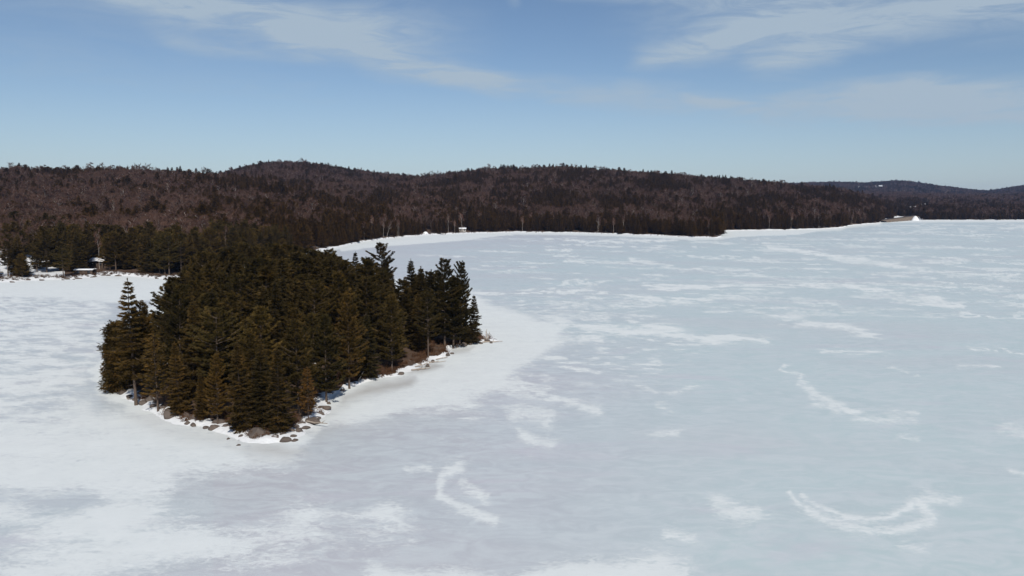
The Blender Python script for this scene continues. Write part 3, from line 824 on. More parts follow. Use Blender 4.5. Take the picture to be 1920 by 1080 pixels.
hero = [  # prototype, name, base px, base py, tip py, width, tint, label
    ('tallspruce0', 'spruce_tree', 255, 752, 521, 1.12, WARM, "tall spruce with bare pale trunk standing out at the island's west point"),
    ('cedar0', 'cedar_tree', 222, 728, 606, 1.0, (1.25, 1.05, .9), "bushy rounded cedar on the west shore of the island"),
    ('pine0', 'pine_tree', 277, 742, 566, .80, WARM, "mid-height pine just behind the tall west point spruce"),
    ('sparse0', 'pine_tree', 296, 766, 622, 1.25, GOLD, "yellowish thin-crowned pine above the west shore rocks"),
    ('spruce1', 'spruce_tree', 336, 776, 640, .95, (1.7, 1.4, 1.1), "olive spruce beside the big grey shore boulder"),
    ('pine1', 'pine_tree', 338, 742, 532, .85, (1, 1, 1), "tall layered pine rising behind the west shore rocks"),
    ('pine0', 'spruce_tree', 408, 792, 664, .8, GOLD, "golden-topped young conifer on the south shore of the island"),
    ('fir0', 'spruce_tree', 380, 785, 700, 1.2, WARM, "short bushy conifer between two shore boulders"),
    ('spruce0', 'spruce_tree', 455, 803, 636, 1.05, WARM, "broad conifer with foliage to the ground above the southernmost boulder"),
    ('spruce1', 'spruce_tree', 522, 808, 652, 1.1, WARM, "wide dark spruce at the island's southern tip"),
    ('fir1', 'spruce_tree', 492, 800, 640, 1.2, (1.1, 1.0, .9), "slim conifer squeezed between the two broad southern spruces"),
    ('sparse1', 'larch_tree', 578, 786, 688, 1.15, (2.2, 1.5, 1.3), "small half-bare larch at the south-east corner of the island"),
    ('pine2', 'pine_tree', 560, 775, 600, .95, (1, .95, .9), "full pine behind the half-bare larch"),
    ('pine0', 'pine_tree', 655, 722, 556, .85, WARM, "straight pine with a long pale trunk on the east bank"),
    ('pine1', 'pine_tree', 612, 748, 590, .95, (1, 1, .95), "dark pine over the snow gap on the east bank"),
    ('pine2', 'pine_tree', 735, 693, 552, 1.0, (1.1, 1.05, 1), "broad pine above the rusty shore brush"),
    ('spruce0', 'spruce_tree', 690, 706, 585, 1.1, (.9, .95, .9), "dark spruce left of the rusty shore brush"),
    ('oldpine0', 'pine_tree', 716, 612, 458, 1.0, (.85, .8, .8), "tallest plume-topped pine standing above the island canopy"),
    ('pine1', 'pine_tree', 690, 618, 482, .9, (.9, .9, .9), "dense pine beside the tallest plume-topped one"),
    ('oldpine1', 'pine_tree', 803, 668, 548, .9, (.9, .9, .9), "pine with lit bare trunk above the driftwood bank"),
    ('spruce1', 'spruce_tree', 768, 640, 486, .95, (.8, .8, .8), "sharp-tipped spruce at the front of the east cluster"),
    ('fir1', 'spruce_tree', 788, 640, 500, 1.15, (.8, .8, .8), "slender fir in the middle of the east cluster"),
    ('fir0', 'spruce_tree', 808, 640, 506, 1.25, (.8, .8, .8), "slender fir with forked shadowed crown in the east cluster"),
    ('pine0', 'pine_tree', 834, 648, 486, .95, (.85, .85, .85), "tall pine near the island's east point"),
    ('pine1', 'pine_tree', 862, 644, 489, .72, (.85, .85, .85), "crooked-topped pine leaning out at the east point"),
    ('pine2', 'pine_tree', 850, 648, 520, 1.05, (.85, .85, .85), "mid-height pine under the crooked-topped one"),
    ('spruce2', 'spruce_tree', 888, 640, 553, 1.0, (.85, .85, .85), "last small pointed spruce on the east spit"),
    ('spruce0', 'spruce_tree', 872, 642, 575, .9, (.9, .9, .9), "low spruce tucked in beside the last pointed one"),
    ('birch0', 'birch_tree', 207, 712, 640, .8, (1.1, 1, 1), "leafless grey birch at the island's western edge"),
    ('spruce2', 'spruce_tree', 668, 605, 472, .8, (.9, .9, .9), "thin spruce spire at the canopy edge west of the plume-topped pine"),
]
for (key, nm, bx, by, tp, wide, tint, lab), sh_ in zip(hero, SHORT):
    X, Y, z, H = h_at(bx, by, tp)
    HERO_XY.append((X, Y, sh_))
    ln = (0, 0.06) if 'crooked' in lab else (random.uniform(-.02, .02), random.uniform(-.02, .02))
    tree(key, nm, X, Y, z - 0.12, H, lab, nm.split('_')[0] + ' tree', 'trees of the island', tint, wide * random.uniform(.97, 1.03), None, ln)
    placed.append((X, Y))


def poisson(n_try, box, mind, ok, seed, start=()):
    r = np.random.default_rng(seed); pts = list(start); out = []
    Q = np.stack([r.uniform(box[0], box[1], n_try), r.uniform(box[2], box[3], n_try)], 1)
    for x, y in Q[ok(Q[:, 0], Q[:, 1])]:
        if all((x - a) ** 2 + (y - b) ** 2 > mind * mind for a, b in pts):
            pts.append((x, y)); out.append((x, y))
    return out


def isl_ok(x, y):
    return (isl_sd(x, y) > 2.6) & (project(x, y, 1.0)[0] < 893)
gap_line = [(262, 505), (312, 575)]
SETS = {'pine': ('dark layered pine packed among the trees of the island interior', 'interior pines of the island'),
        'oldpine': ('tall flat-boughed pine in the closed canopy of the island', 'canopy pines of the island'),
        'spruce': ('dark pointed spruce packed among the trees of the island interior', 'interior spruces of the island'),
        'fir': ('narrow dark fir filling a gap between the island pines', 'gap firs of the island')}
cnt = 0
for (x, y) in poisson(5200, (-90, 2, 94, 240), 4.9, isl_ok, 5, placed):
    s = float(isl_sd(np.array([x]), np.array([y]))[0])
    z = float(isl_h(np.array([x]), np.array([y]))[0])
    H = 10.5 + 5.5 * min(1, s / 16) + random.gauss(0, 1.4) + 2.2 * min(1, max(0, (y - 150) / 60))
    px, pb = project(x, y, z)
    # canopy outline of the photograph: trees stay under it
    lim = np.interp(px, [190, 225, 262, 318, 330, 360, 420, 500, 600, 650, 672, 690, 740, 752, 760, 830, 880, 900],
                    [640, 590, 575, 580, 520, 470, 452, 450, 458, 474, 505, 478, 500, 545, 505, 505, 570, 640])
    while H > 5 and project(x, y, z + H)[1] < lim + random.uniform(2, 14): H *= 0.96
    if H < 5.2: continue
    q = random.random()
    key = random.choice(['pine0', 'pine1', 'pine2'] if q < .5 else ['oldpine0', 'oldpine1'] if q < .64 and s > 6 else ['spruce0', 'spruce1', 'spruce2'] if q < .9 else ['fir0', 'fir1'])
    kd = key.rstrip('0123456789')
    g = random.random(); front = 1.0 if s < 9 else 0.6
    f = random.uniform(0.75, 1.15) * (1.35 if s < 9 else 1.0)  # outer trees brighter and warmer: sunlit tips put into the crown tint
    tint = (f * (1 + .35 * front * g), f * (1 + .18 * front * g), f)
    tree(key, 'pine_tree' if 'pine' in kd else 'spruce_tree' if kd == 'spruce' else 'fir_tree', x, y, z - 0.12, H, f"{size_word(H)} {tone_word(tint)} {'flat-boughed pine' if kd == 'oldpine' else kd} {near_hero(x, y)}", ('pine' if 'pine' in kd else kd) + ' tree', SETS[kd][1], tint,
         random.uniform(.95, 1.35), None, (random.gauss(0, .03), random.gauss(0, .03)))
    cnt += 1
print('island trees', cnt)

# ------------------------------------------------------------------ mainland forest
def forest_points():
    """stratified random positions on the land in view: X, Y, Z, conifer-ness"""
    r = np.random.default_rng(21)
    out = []
    for (d0, d1, u0, u1, sp) in [(290, 700, -.86, -.05, 5.4), (480, 1250, -.86, .62, 6.2), (1250, 2200, -.86, .86, 7.0), (2200, 3600, -.5, .86, 9.0), (3600, 5400, -.1, .86, 11.5)]:
        area = 0.5 * (u1 - u0) * (d1 * d1 - d0 * d0)
        n = int(area / sp ** 2)
        Y = np.sqrt(r.uniform(d0 * d0, d1 * d1, n)); U = r.uniform(u0, u1, n)
        X = U * Y
        s = Y - shore_at(U)
        k = s > 2.5
        if d0 == 480: k &= ~((Y < 700) & (U < -.05))
        X, Y, s = X[k], Y[k], s[k]
        Z = land_h(X, Y)
        px, py = project(X, Y, Z)
        k = ~clearing(px, py, Y)
        # thin spots where snow shows near the west cabins and along the shore
        k &= ~((s < 10) & (fbm(X / 14, Y / 14, 2) > 0.50))
        k &= ~((px > 790) & (px < 1010) & (s < 14) & (fbm(X / 9, Y / 9 + 4, 2) > 0.44))
        k &= ~((px < 112) & (px > -60) & (s > 14) & (s < 75) & (r.random(len(X)) < 0.86))
        k &= ~((px < 112) & (px > -60) & (s <= 14) & (r.random(len(X)) < 0.45))
        out.append(np.stack([X[k], Y[k], Z[k], s[k]], 1))
    A = np.concatenate(out)
    # drop what stands wholly behind nearer ridges
    uh = np.linspace(-.9, .9, 500); hor = np.full(500, -1e9); keep = np.zeros(len(A), bool)
    dd = np.exp(np.linspace(np.log(285), np.log(5600), 260))
    prof = np.maximum.accumulate(np.array([(land_h(uh * d, np.full(500, d)) - CAMH) / d for d in dd]), 0)
    iu = np.clip(((A[:, 0] / A[:, 1]) + .9) / 1.8 * 499, 0, 499).astype(int)
    idd = np.clip(np.searchsorted(dd, A[:, 1] * 0.97) - 1, 0, 259)
    keep = (A[:, 2] + 19 - CAMH) / A[:, 1] > prof[idd, iu] - 0.001
    keep &= ~((np.abs(A[:, 0] / A[:, 1]) > 0.74) & (A[:, 1] > 1500))
    return A[keep]
FP = forest_points()
cab_xy = []
for bx, by in [(180, 517), (152, 520), (867, 438)]:
    pass


def land_place(px, back):
    """a spot 'back' metres inland of the shore in the direction of a photo column"""
    u = upx(px); d = float(shore_at(np.array([u]))[0]) + back
    X, Y = u * d, d
    return X, Y, float(land_h(np.array([X]), np.array([Y]))[0])
CAB = land_place(181, 26); BOAT = land_place(153, 8); HOUSE = land_place(867, 20)
for (x, y, _), rad in ((CAB, 8), (BOAT, 7), (HOUSE, 10)):
    FP = FP[(FP[:, 0] - x) ** 2 + (FP[:, 1] - y) ** 2 > rad ** 2]
    sx = FP[:, 0] - x * FP[:, 1] / y            # keep the view to the building fairly open
    FP = FP[~((np.abs(sx) < 3.2) & (FP[:, 1] < y) & (FP[:, 1] > y - 40))]
rr = np.random.default_rng(33)
mixn = 0.5 + 0.8 * (fbm(FP[:, 0] / 55 + 7, FP[:, 1] / 75, 4) - 0.5) + 0.45 * (fbm(FP[:, 0] / 14, FP[:, 1] / 14 + 70, 2) - 0.5)
con = mixn + 0.20 * sstep(FP[:, 3], 70, 8)                       # conifers line the shore
px_, py_ = project(FP[:, 0], FP[:, 1], FP[:, 2])
con = con + 0.20 * sstep(px_, 320, 430) * sstep(px_, 800, 660) * (FP[:, 1] < 950) + 0.045 * sstep(px_, 780, 900) * (FP[:, 1] < 2300)   # dark wood behind the island
con = con - 0.05 * sstep(px_, 420, 300) * (FP[:, 3] > 90) - 0.10 * (FP[:, 1] > 2300) * (FP[:, 1] < 3800) + 0.06 * (FP[:, 1] > 3800)
is_con = (con + rr.normal(0, 0.09, len(con))) > 0.515
ridge = rr.random(len(FP)) < 0.22
is_con |= ridge & (FP[:, 1] > 900) & (FP[:, 1] < 2300)
dist = FP[:, 1]
order = np.argsort(dist)
# the nearest ones are trees of their own
ci = [i for i in order if is_con[i] and abs(FP[i, 0] / FP[i, 1]) < 0.7]
hi_ = [i for i in order if not is_con[i] and abs(FP[i, 0] / FP[i, 1]) < 0.7]
NC, NH = 240, 230
def land_word(x, y, s):
    # where on the mainland: named after the buildings, the clearing and the channel behind the island
    pxx = project(x, y, 1.0)[0]
    row = 'on the shore' if s < 14 else 'in the wood' if s < 60 else 'deep in the wood'
    if pxx < 40: w_ = 'beyond the white-stemmed birches of the west clearing'
    elif pxx < 125: w_ = 'between the west clearing and the boathouse'
    elif pxx < 168: w_ = 'beside or behind the boathouse'
    elif pxx < 215: w_ = 'beside or behind the cabin'
    elif pxx < 320: w_ = 'between the cabin and the channel'
    elif pxx < 480: w_ = "across the channel from the island's back"
    else: w_ = 'towards the cove birches'
    return row + ' ' + w_
solo_c = set(ci[:NC]); solo_h = set(hi_[:NH])
for n, i in enumerate(sorted(solo_c)):
    x, y, z, s = FP[i]
    q = random.random()
    key = random.choice(['pine0', 'pine1', 'pine2', 'oldpine0'] if q < .45 else ['spruce0', 'spruce1', 'spruce2'] if q < .85 else ['fir0', 'fir1'])
    H = random.uniform(9, 14) if s < 10 else random.uniform(12, 18)
    f = random.uniform(0.9, 1.7); g = random.random()
    kd = 'pine' if 'pine' in key else 'spruce' if 'spruce' in key else 'fir'
    row = s < 14
    tint = (f * (1 + .3 * g), f * (1 + .15 * g), f)
    lab = f"{size_word(H)} {tone_word(tint)} {kd} {land_word(x, y, s)}"
    tree(key, kd + '_tree', x, y, z - 0.25, H, lab, kd + ' tree', ('shoreline ' if row else 'mainland wood ') + kd + 's', tint, random.uniform(1.1, 1.6))
for n, i in enumerate(sorted(solo_h)):
    x, y, z, s = FP[i]
    b = random.random() < 0.22
    key = random.choice(['birch0', 'birch1'] if b else ['maple0', 'maple1', 'maple2'])
    f = random.uniform(.8, 1.2); H = random.uniform(10, 16.5)
    lab = f"{size_word(H)} leafless {'pale-trunked birch' if b else 'brown hardwood'} {land_word(x, y, s)}"
    tree(key, 'birch_tree' if b else 'hardwood_tree', x, y, z - 0.25, H, lab, 'birch tree' if b else 'bare tree', 'mainland birches' if b else 'mainland bare hardwoods', (f, f, f), random.uniform(.9, 1.2))
# pale birches and snags picked out on the mainland shore: base column, metres inland, height
for px, back, H, key, nm, lab, wide in [
        (718, 5, 15, 'birch0', 'birch_tree', 'bare white birch trunk on the cove bank, first of three pale ones', .6), (724, 6, 14, 'birch1', 'birch_tree', 'leaning forked white birch on the cove bank beside a straight one', .8),
        (744, 5, 13, 'birch1', 'birch_tree', 'lone white birch further along the cove bank', .6), (1122, 14, 16, 'birch0', 'birch_tree', 'forked white birch shining in front of the dark hillside conifers', 1.1),
        (180, 22, 16, 'birch0', 'birch_tree', 'thin white birch rising in front of the snow-roofed cabin', .5), (230, 40, 17, 'birch1', 'birch_tree', 'clump birch with pale stems uphill of the cabin', .9),
        (246, 42, 17, 'birch0', 'birch_tree', 'slim pale birch beside the clump uphill of the cabin', .7), (20, 20, 13, 'birch1', 'birch_tree', 'white-stemmed birch on the snowy west clearing', .8),
        (5, 26, 13, 'birch0', 'birch_tree', 'crooked white-stemmed birch at the edge of the west clearing', .8), (840, 8, 17, 'birch1', 'birch_tree', 'tall pale birch between the dock and the pale-sided house', .7),
        (1600, 20, 20, 'birch0', 'birch_tree', 'tall bare pale birch on the point before the causeway', .5), (1597, 6, 15, 'birch1', 'birch_tree', 'leaning pale birch at the tip of the point before the causeway', .5)]:
    x, y, z = land_place(px, back)
    tree(key, nm, x, y, z - 0.25, H, lab, 'birch tree', 'pale birches on the shore', (1, 1, 1), wide, None, (0, .22 if 'leaning' in lab else 0))

for k in range(34):
    px = random.uniform(660, 1335) if k < 24 else random.uniform(1370, 1640)
    x, y, z = land_place(px, random.uniform(3, 45)); H = random.uniform(11, 18)
    where = 'between the cove and the wooded point' if k < 24 else 'between the wooded point and the causeway'
    tree(random.choice(['birch0', 'birch1']), 'birch_tree', x, y, z - 0.25, H, f"{'short' if H < 13 else 'mid-height' if H < 15.5 else 'tall'} pale bare birch among the shoreline conifers {where}", 'birch tree', 'pale birches along the far shore', (1.3, 1.2, 1.15), random.uniform(.5, .9))
rest_c = np.array([i for i in range(len(FP)) if is_con[i] and i not in solo_c]); rest_h = np.array([i for i in range(len(FP)) if not is_con[i] and i not in solo_h])
print('forest stuff', len(rest_c), len(rest_h))


def forest(name, idx, keys, hmin, hmax, label, tint, sink=0.35, grow=0.0):
    P = FP[idx]
    r = np.random.default_rng(len(idx))
    n = len(P)
    V = P[:, :3] - [0, 0, sink]
    me = bpy.data.meshes.new(name); me.vertices.add(n); me.vertices.foreach_set('co', np.ascontiguousarray(V, np.float32).ravel())
    H = r.uniform(hmin, hmax, n) * np.where(P[:, 3] < 12, 0.85, 1.0) * (0.85 + 0.3 * fbm(P[:, 0] / 40, P[:, 1] / 40 + 5, 2))
    H = np.where(r.random(n) < 0.07, H * 1.32, H)
    w = r.uniform(1.05, 1.65, n) * (1 + grow * sstep(P[:, 1], 900, 3200))
    base = 14.0
    sc = np.stack([H / base * w, H / base * w, H / base], 1)
    a = me.attributes.new('tree_scale', 'FLOAT_VECTOR', 'POINT'); a.data.foreach_set('vector', np.ascontiguousarray(sc, np.float32).ravel())
    a = me.attributes.new('tree_turn', 'FLOAT_VECTOR', 'POINT'); a.data.foreach_set('vector', np.ascontiguousarray(np.stack([r.normal(0, .03, n), r.normal(0, .03, n), r.uniform(0, 6.28, n)], 1), np.float32).ravel())
    a = me.attributes.new('tree_kind', 'INT', 'POINT'); a.data.foreach_set('value', r.integers(0, len(keys), n).astype(np.int32))
    o = link(name, me); o.color = (*tint, 1)
    g = bpy.data.node_groups.new(name, 'GeometryNodeTree')
    g.interface.new_socket('Geometry', in_out='INPUT', socket_type='NodeSocketGeometry'); g.interface.new_socket('Geometry', in_out='OUTPUT', socket_type='NodeSocketGeometry')
    gi = g.nodes.new('NodeGroupInput'); go = g.nodes.new('NodeGroupOutput')
    coll = g.nodes.new('GeometryNodeJoinGeometry')
    for k in keys:
        j = g.nodes.new('GeometryNodeJoinGeometry')
        for src in SRC[k]:
            oi = g.nodes.new('GeometryNodeObjectInfo'); oi.transform_space = 'ORIGINAL'; oi.inputs['Object'].default_value = src
            oi.inputs['As Instance'].default_value = False
            g.links.new(oi.outputs['Geometry'], j.inputs[0])
        tr = g.nodes.new('GeometryNodeTransform'); f = base / PROTO[k][2]; tr.inputs['Scale'].default_value = (f, f, f)
        g.links.new(j.outputs[0], tr.inputs[0])
        ti = g.nodes.new('GeometryNodeGeometryToInstance'); g.links.new(tr.outputs[0], ti.inputs[0]); g.links.new(ti.outputs[0], coll.inputs[0])
    def attr(nm, ty):
        nd = g.nodes.new('GeometryNodeInputNamedAttribute'); nd.data_type = ty; nd.inputs[0].default_value = nm
        return nd.outputs[0]
    ip = g.nodes.new('GeometryNodeInstanceOnPoints')
    g.links.new(gi.outputs[0], ip.inputs['Points']); g.links.new(coll.outputs[0], ip.inputs['Instance'])
    ip.inputs['Pick Instance'].default_value = True
    g.links.new(attr('tree_kind', 'INT'), ip.inputs['Instance Index']); g.links.new(attr('tree_scale', 'FLOAT_VECTOR'), ip.inputs['Scale'])
    e2r = g.nodes.new('FunctionNodeEulerToRotation'); g.links.new(attr('tree_turn', 'FLOAT_VECTOR'), e2r.inputs[0]); g.links.new(e2r.outputs[0], ip.inputs['Rotation'])
    g.links.new(ip.outputs[0], go.inputs[0])
    md = o.modifiers.new('trees', 'NODES'); md.node_group = g
    tag(o, label, None, None, 'stuff')


forest('conifer_forest', rest_c, ['pine0', 'pine2', 'spruce0', 'spruce1', 'fir0'], 11, 16.5, 'dark conifer forest covering the hills beyond the lake', (1.5, 1.14, 1.0), grow=0.25)
forest('hardwood_forest', rest_h, ['maple0', 'maple1', 'maple2', 'maple0', 'maple1', 'birch0'], 11, 16.5, 'leafless brown hardwood forest mixed over the hills', (1, 1, 1), grow=0.2)

# ------------------------------------------------------------------ shore boulders, logs, brush
def boulder_mesh(seed, sub=3):
    import bmesh
    bm = bmesh.new(); bmesh.ops.create_icosphere(bm, subdivisions=sub, radius=1.0)
    r = np.random.default_rng(seed)
    planes = [(v / np.linalg.norm(v), r.uniform(0.48, 0.88)) for v in r.normal(size=(12, 3))]
    for v in bm.verts:
        p = np.array(v.co)
        for nrm, d in planes:                                   # chopped facets
            k = p @ nrm
            if k > d: p = p - nrm * (k - d) * 0.98
        if seed in (3, 4) and p[2] > -.1: p = p * [1 - .55 * (p[2] + .1), 1 - .55 * (p[2] + .1), 1.25]
        n = fbm(np.array([p[0] * 1.7 + seed + p[2]]), np.array([p[1] * 1.7 + p[2] * 1.3]), 3)[0]
        p = p * (0.86 + 0.3 * n)
        v.co = p
    me = bpy.data.meshes.new('boulder'); bm.to_mesh(me); bm.free()
    me.materials.append(M['rock'])
    return me
BM = [boulder_mesh(i + 1) for i in range(7)]


def boulder(px, py, wpx, ratio, label, group=None, k=None, hz=0.55):
    X, Y = ground_pt(px, py)
    w = wpx * math.hypot(Y, CAMH) / FPX / 2
    o = link('boulder', BM[random.randrange(7) if k is None else k])
    zb = max(0.0, float(isl_h(np.array([X]), np.array([Y + w * .5]))[0]))
    o.location = (X, Y + w * 0.5, zb * 0.55 + w * hz * 0.25)
    o.scale = (w, w * ratio, w * hz); o.rotation_euler = (random.uniform(-.15, .15), random.uniform(-.15, .15), random.uniform(0, 6.28))
    if w > 0.9: o.rotation_euler[2] = random.uniform(-.4, .4)
    tag(o, label, 'boulder', group)
boulder(320, 786, 46, .8, 'large rounded grey boulder on the south-west shore of the island', None, 0, .62)
boulder(373, 792, 36, .8, 'tan boulder next to the large rounded one, half hidden by a spruce', None, 1, .6)
boulder(477, 824, 50, .75, 'peaked grey boulder on the ice edge at the southern tip', None, 2, .5)
boulder(534, 830, 24, .8, 'small pointed boulder right of the peaked one', None, 3, .75)
boulder(582, 797, 34, .7, 'slanting brown rock slab at the south-east corner', None, 4, .5)
boulder(604, 772, 30, .7, 'flat rock ledge under the half-bare larch', None, 5, .45)
boulder(397, 808, 30, .6, 'low dark rock shelf west of the peaked boulder', None, 6, .45)
LB = 'small dark shore rock poking from the snow rim of the island'
for px, py, w in [(205, 722, 14), (226, 740, 18), (212, 733, 10), (240, 748, 12), (268, 760, 16), (285, 768, 14), (302, 772, 12), (420, 806, 16), (440, 812, 10), (452, 822, 8), (500, 820, 18), (517, 826, 15),
                  (548, 822, 12), (560, 812, 14), (552, 828, 10), (571, 806, 16), (596, 786, 10), (617, 758, 8), (428, 824, 6), (446, 836, 7), (753, 703, 10), (801, 688, 10), (811, 680, 9), (840, 668, 12), (848, 664, 8),
                  (856, 652, 10), (868, 650, 12), (880, 647, 9), (902, 645, 8), (912, 642, 10), (921, 644, 7), (927, 640, 8), (918, 637, 7), (232, 735, 12), (252, 752, 10), (276, 757, 20), (291, 762, 12), (345, 788, 18), (358, 792, 14), (408, 800, 20), (431, 806, 14), (494, 814, 14), (511, 817, 20), (528, 822, 14), (540, 815, 18), (556, 806, 14), (566, 800, 12), (588, 790, 16), (600, 780, 14), (217, 728, 12), (706, 710, 8), (664, 722, 7), (642, 734, 8), (350, 797, 10), (360, 800, 12), (386, 804, 10)]:
    _q = ground_pt(px, py); boulder(px, py, w * 1.4, random.uniform(.6, 1), ('tiny' if w < 9 else 'small' if w < 13 else 'knee-high') + ' dark shore rock ' + near_hero(_q[0], _q[1] + 4).replace('in the crowd behind', 'on the bank by'), 'shore rocks of the island', None, random.uniform(.4, .7))
LB2 = 'dark rock along the snowy mainland shore by the cabins'
for px in [8, 45, 66, 70, 110, 117, 128, 140, 163, 172, 186, 198, 211, 290, 300]:
    X, Y, z = land_place(px + random.uniform(-4, 4), random.uniform(-2.0, 1.5))
    o = link('boulder', BM[random.randrange(7)]); s = random.uniform(.5, 1.3)
    o.location = (X, Y, max(z, 0) + .1); o.scale = (s * 1.5, s * .8, s * .5); o.rotation_euler = (0, 0, random.uniform(-.4, .4)); tag(o, LB2, 'boulder', 'mainland shore rocks')


def log(px, py, L, ang, rad, label, group, rise=0.03, branches=2):
    X, Y = ground_pt(px, py, 0.3)
    z = max(0.05, float(isl_h(np.array([X]), np.array([Y]))[0])) + rad * .7
    V, F = [], []
    r = np.random.default_rng(int(px * 7 + py))
    d = np.array([math.cos(ang), math.sin(ang), rise])
    P = [d * L * t + r.normal(0, .04, 3) for t in np.linspace(0, 1, 6)]
    tube(V, F, P, [rad * (1 - .6 * t) for t in np.linspace(0, 1, 6)], 7)
    for k in range(branches):
        t = r.uniform(.4, .95); a = d * L * t
        e = a + np.array([d[0] * .3 + r.normal(0, .3), d[1] * .3 + r.normal(0, .3), r.uniform(.3, .8)]) * L * .25
        tube(V, F, [a, (a + e) / 2 + r.normal(0, .05, 3), e], [rad * .4, rad * .28, rad * .1], 4)
    o = link('driftwood_log', mesh_np('driftwood_log', np.array(V), np.array(F), M['dead'], True), None, (X, Y, z)); tag(o, label, 'log', group)
for i, (px, py, L, a, rd) in enumerate([(772, 692, 3.4, .35, .14), (778, 687, 4, .8, .11), (790, 683, 3.0, 2.4, .12), (804, 678, 3.2, .3, .1), (784, 692, 2.6, 1.4, .09), (818, 672, 2.6, .7, .1)]):
    log(px, py, L, a, rd, 'bleached driftwood log heaped on the east bank below the lit pine trunk', 'driftwood on the east bank', .04, 3)
log(905, 640, 4.2, .15, .14, 'bleached log lying on the snow of the east spit', None, .02, 1)
log(575, 792, 3.6, -.5, .12, 'bleached log over the rocks at the south-east corner', None, .05, 2)
log(240, 746, 3.5, -.3, .1, 'fallen stem on the rocks of the west point', None, .05, 1)
log(672, 716, 2.8, 1.2, .1, 'slanting bleached stem at the foot of the straight pale-trunked pine', None, .8, 1)


def stump():
    X, Y = ground_pt(911, 637, .3); z = max(.05, float(isl_h(np.array([X]), np.array([Y]))[0])) - .1
    V, F = [], []
    r = np.random.default_rng(4)
    for dx, h, lx in [(0, 2.4, .2), (.35, 1.8, .5), (-.3, 1.2, -.35), (.15, 2.0, -.15)]:
        tube(V, F, [(dx, 0, 0), (dx + lx * .4, .1, h * .5), (dx + lx, 0, h)], [.14, .1, .03], 5)
    for k in range(7):
        a = r.uniform(0, 6.28); tube(V, F, [(0, 0, .15), (math.cos(a) * .5, math.sin(a) * .5, .12), (math.cos(a) * 1.0, math.sin(a) * 1.0, .0)], [.12, .08, .02], 4)
    o = link('dead_stump', mesh_np('dead_stump', np.array(V), np.array(F), M['dead'], True), None, (X, Y, z)); tag(o, 'upright splintered dead stump on the east spit', 'stump')
stump()


def brush(name, pts, label, hmin, hmax, tint):
    r = np.random.default_rng(len(pts)); VV = []
    for (x, y, z) in pts:
        n = 34
        h = r.uniform(hmin, hmax)
        P = np.array([x, y, z]) + r.normal(0, .22, (n, 3)) * [1, 1, 0]
        D = r.normal(0, .5, (n, 3)) + [0, 0, 1.0]
        VV.append(slivers(P, D, r.uniform(.4, 1, n) * h, r.uniform(.02, .045, n), r))
        Q = np.array([x, y, z + h * .5]) + r.normal(0, .3, (n, 3)) * [1, 1, h * .7]
        VV.append(slivers(Q, r.normal(0, 1, (n, 3)), r.uniform(.1, .3, n), r.uniform(.03, .06, n), r))
    V = np.concatenate(VV)
    o = link(name, mesh_np(name, V, np.arange(len(V)).reshape(-1, 3), M['brush'])); o.color = (*tint, 1)
    tag(o, label, None, None, 'stuff')
bp = []
_bx = rng.uniform(-92, 2, 9000); _by = rng.uniform(94, 190, 9000); _bs = isl_sd(_bx, _by)
for x, y, s in zip(_bx, _by, _bs):
    if not (0.5 < s < 5.5): continue
    px, py = project(x, y, .6)
    p = .85 if 605 < px < 900 and s < 4 else .22
    if rng.random() < p and len(bp) < 700:
        bp.append((x, y, float(isl_h(np.array([x]), np.array([y]), np.array([s]))[0]) - .05))
brush('shore_brush', bp, 'rusty brown low brush along the island banks', .4, 1.2, (1, 1, 1))
bp2 = []
for k in range(560):
    px = rng.uniform(-60, 320) if k < 230 else rng.uniform(640, 1340)
    x, y, z = land_place(px, rng.uniform(1.5, 9)); bp2.append((x, y, z - .1))
brush('mainland_shore_brush', bp2, 'reddish brown brush along the mainland shore', .6, 1.5, (.62, .68, .75))

# ------------------------------------------------------------------ buildings, dock, causeway
def box(name, c, s, mat, parent, rot=(0, 0, 0), bev=0.0):
    x, y, z = (q / 2 for q in s)
    V = np.array([(i * x, j * y, k * z) for i in (-1, 1) for j in (-1, 1) for k in (-1, 1)], float)
    F = np.array([(0, 1, 3, 2), (4, 6, 7, 5), (0, 4, 5, 1), (2, 3, 7, 6), (0, 2, 6, 4), (1, 5, 7, 3)])
    o = link(name, mesh_np(name, V, F, mat), parent, c); o.rotation_euler = rot
    return o


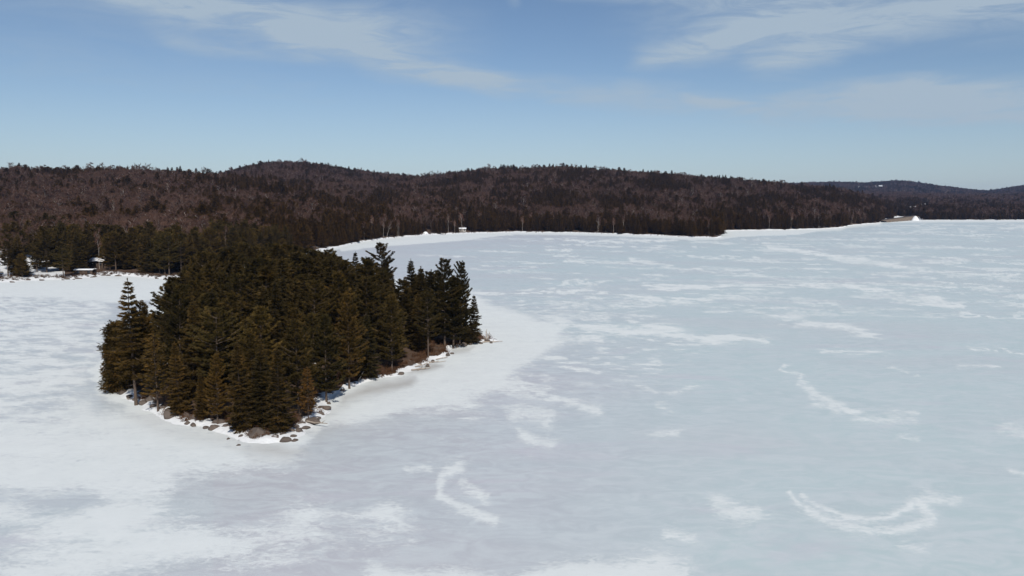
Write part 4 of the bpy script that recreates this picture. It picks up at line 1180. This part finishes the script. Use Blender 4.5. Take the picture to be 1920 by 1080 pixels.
def cabin(name, at, rz, W, D, Hh, pitch, wall, label, cat='cabin', chim=True, over=.5, lift=0.0):
    root = bpy.data.objects.new(name, None); COL.objects.link(root); root.location = at; root.rotation_euler = (0, 0, rz)
    tag(root, label, cat)
    rise = math.tan(pitch) * D / 2; b = Hh; trim = M['bark'] if wall is M['darkwood'] else M['palewood']
    # walls with gables, ridge along x
    V = np.array([(-W/2, -D/2, -.8), (W/2, -D/2, -.8), (W/2, D/2, -.8), (-W/2, D/2, -.8), (-W/2, -D/2, b), (W/2, -D/2, b), (W/2, D/2, b), (-W/2, D/2, b), (-W/2, 0, b + rise), (W/2, 0, b + rise)], float)
    F = [(0, 1, 5), (0, 5, 4), (1, 2, 6), (1, 6, 5), (1, 5, 9), (5, 6, 9), (2, 3, 7), (2, 7, 6), (3, 0, 4), (3, 4, 7), (4, 8, 7), (4, 5, 9), (4, 9, 8), (6, 7, 8), (6, 8, 9)]
    link('wall', mesh_np('wall', V, np.array(F), wall), root)
    rl = (D / 2 + over) / math.cos(pitch)
    for sgn in (-1, 1):
        c = (0, sgn * (D / 2 + over) / 2, b + rise - math.tan(pitch) * (D / 2 + over) / 2 + .10)
        r = box('roof', c, (W + 2 * over, rl, .14), M['darkwood'], root, (-sgn * pitch, 0, 0))
        box('roof_snow', (0, 0, .20), (W + 2 * over - .1, rl - .06, .24), M['snow'], r)
    for wx in (-W * .3, W * .3):
        w_ = box('window', (wx, -D / 2 - .03, b * .58), (1.1, .05, 1.0), M['glass'], root)
        for dx in (-.6, .6): box('frame', (dx, -.01, 0), (.1, .09, 1.2), trim, w_)
        box('sill', (0, -.03, -.56), (1.3, .14, .1), trim, w_)
    d_ = box('door', (0, -D / 2 - .035, b * .42), (.9, .06, min(2.0, b * .84)), trim, root)
    box('handle', (.33, -.06, 0), (.05, .07, .12), M['darkwood'], d_)
    if chim: box('chimney', (W * .25, D * .12, b + rise + .35), (.6, .6, 1.5), M['stone'], root)
    return root
cabin('cabin', (CAB[0], CAB[1], CAB[2] + .5), -.12, 6.2, 5.0, 2.7, R_(24), M['darkwood'], 'dark log cabin with snow-covered roof among pines above the western shore')
cabin('boathouse', (BOAT[0], BOAT[1], BOAT[2] - .1), .04, 7.0, 3.6, 1.7, R_(9), M['darkwood'], 'low dark boathouse with flat snow-covered roof at the western shore', 'boathouse', False, .3)
cabin('house', (HOUSE[0], HOUSE[1], HOUSE[2] + .2), .1, 6.5, 5.0, 2.5, R_(24), M['whitewall'], 'small pale-sided house with snowy roof on the bank beyond the lake', 'house')


def dock():
    X, Y, z = land_place(826, 1.0)
    root = bpy.data.objects.new('dock', None); COL.objects.link(root); root.location = (X, Y, max(z, 0) + .15); root.rotation_euler = (0, 0, .03)
    tag(root, 'weathered plank dock hauled out on the snowy bank near the pale-sided house', 'dock')
    n = 22
    for k in range(n): box('plank', (-4.6 + 9.2 * k / (n - 1), 0, .95), (.38, 2.2, .06), M['palewood'], root)
    for y in (-.95, .95): box('beam', (0, y, .81), (9.6, .14, .2), M['palewood'], root)
    for x in (-4.4, -1.5, 1.5, 4.4):
        for y in (-.95, .95): box('post', (x, y * 1.09, .35), (.14, .14, 1.3), M['darkwood'], root)
dock()


def lump(name, at, prof, seed, mat, label, cat):
    """lumpy heap turned from a radius/height profile"""
    n = 28; V = []; r = np.random.default_rng(seed)
    for (rad, h) in prof:
        for k in range(n):
            a = 6.2832 * k / n
            q = rad * (1 + .28 * (fbm(np.array([math.cos(a) * 1.6 + seed + h * .2]), np.array([math.sin(a) * 1.6 + 4]), 3)[0] - .5) * 2)
            V.append((q * math.cos(a), q * math.sin(a), h + r.normal(0, .05)))
    m = len(prof); F = [(i * n + k, i * n + (k + 1) % n, (i + 1) * n + (k + 1) % n, (i + 1) * n + k) for i in range(m - 1) for k in range(n)]
    o = link(name, mesh_np(name, np.array(V), np.array(F), mat, True), None, at); tag(o, label, cat)
x, y, z = land_place(1716, 0)
lump('snow_pile', (x, y - 3, -.2), [(7.0, 0), (6.0, 2.0), (4.6, 4.2), (3.1, 6.0), (1.7, 7.3), (.6, 8.0), (.01, 8.1)], 3, M['snow'], 'tall white heap of ploughed snow at the end of the causeway', 'snow pile')
x, y, z = land_place(797, 12)
lump('snow_pile', (x, y, z - .3), [(2.6, 0), (2.4, .8), (1.8, 1.6), (1.0, 2.1), (.01, 2.3)], 9, M['snow'], 'rounded snow heap on the bank west of the dock', 'snow pile')


def causeway():
    a = Vector(land_place(1652, 28)); b = Vector(land_place(1712, 60))
    L = (b - a).length; d = (b - a); rz = math.atan2(d.y, d.x)
    root = bpy.data.objects.new('causeway', None); COL.objects.link(root); root.location = (a.x, a.y, 0); root.rotation_euler = (0, 0, rz)
    tag(root, 'raised road causeway with dry grassy bank at the far end of the lake', 'causeway')
    n = 24
    sec = [(-13, -.3), (-11, .8), (-4.2, 1.0), (4.5, 1.0), (12, -.3)]
    V = []
    for i in range(n + 1):
        t = i / n; top = 3.0 + 4.0 * t
        for (o_, k) in sec:
            V.append((t * (L + 30) - 10, o_ + random.uniform(-.4, .4), (k if k < 0 else (1.4 if o_ == -11 else top)) + random.uniform(-.2, .2) * (k > 0)))
    F = grid_faces(n + 1, 5)
    link('embankment', mesh_np('embankment', np.array(V), F, M['grass'], False), root)
    Vr = [];
    for i in range(n + 1):
        t = i / n; top = 3.0 + 4.0 * t
        for o_ in (-3.4, 3.6): Vr.append((t * (L + 30) - 10, o_, top + .28))
    link('road', mesh_np('road', np.array(Vr), grid_faces(n + 1, 2), M['asphalt']), root)
    k = 0
    while k < L + 10:
        box('guard_post', (k - 4, -3.9, 3.0 + 4 * (k + 6) / (L + 30) + .4), (.25, .25, 1.1), M['darkwood'], root); k += 6
    for s in range(9):
        o = link('riprap', BM[s % 7], root, (s * L / 9 + 2, -12.6 + random.uniform(-.5, .5), .3)); o.scale = (random.uniform(1, 2), 1.2, .9)
causeway()

# ------------------------------------------------------------------ air
def haze():
    m = bpy.data.materials.new('thin_haze'); m.use_nodes = True
    w = NT(m.node_tree)
    v = w.n('ShaderNodeVolumePrincipled'); v.inputs['Color'].default_value = (0.36, 0.55, 0.95, 1); v.inputs['Density'].default_value = 0.00004
    v.inputs['Anisotropy'].default_value = 0.0
    o = w.n('ShaderNodeOutputMaterial'); w.put(o.inputs['Volume'], v.outputs[0])
    b = box('haze', (0, 2500, 124), (20000, 15000, 252), m, None)
    tag(b, 'thin bluish haze in the air over the lake', None, None, 'stuff')
haze()
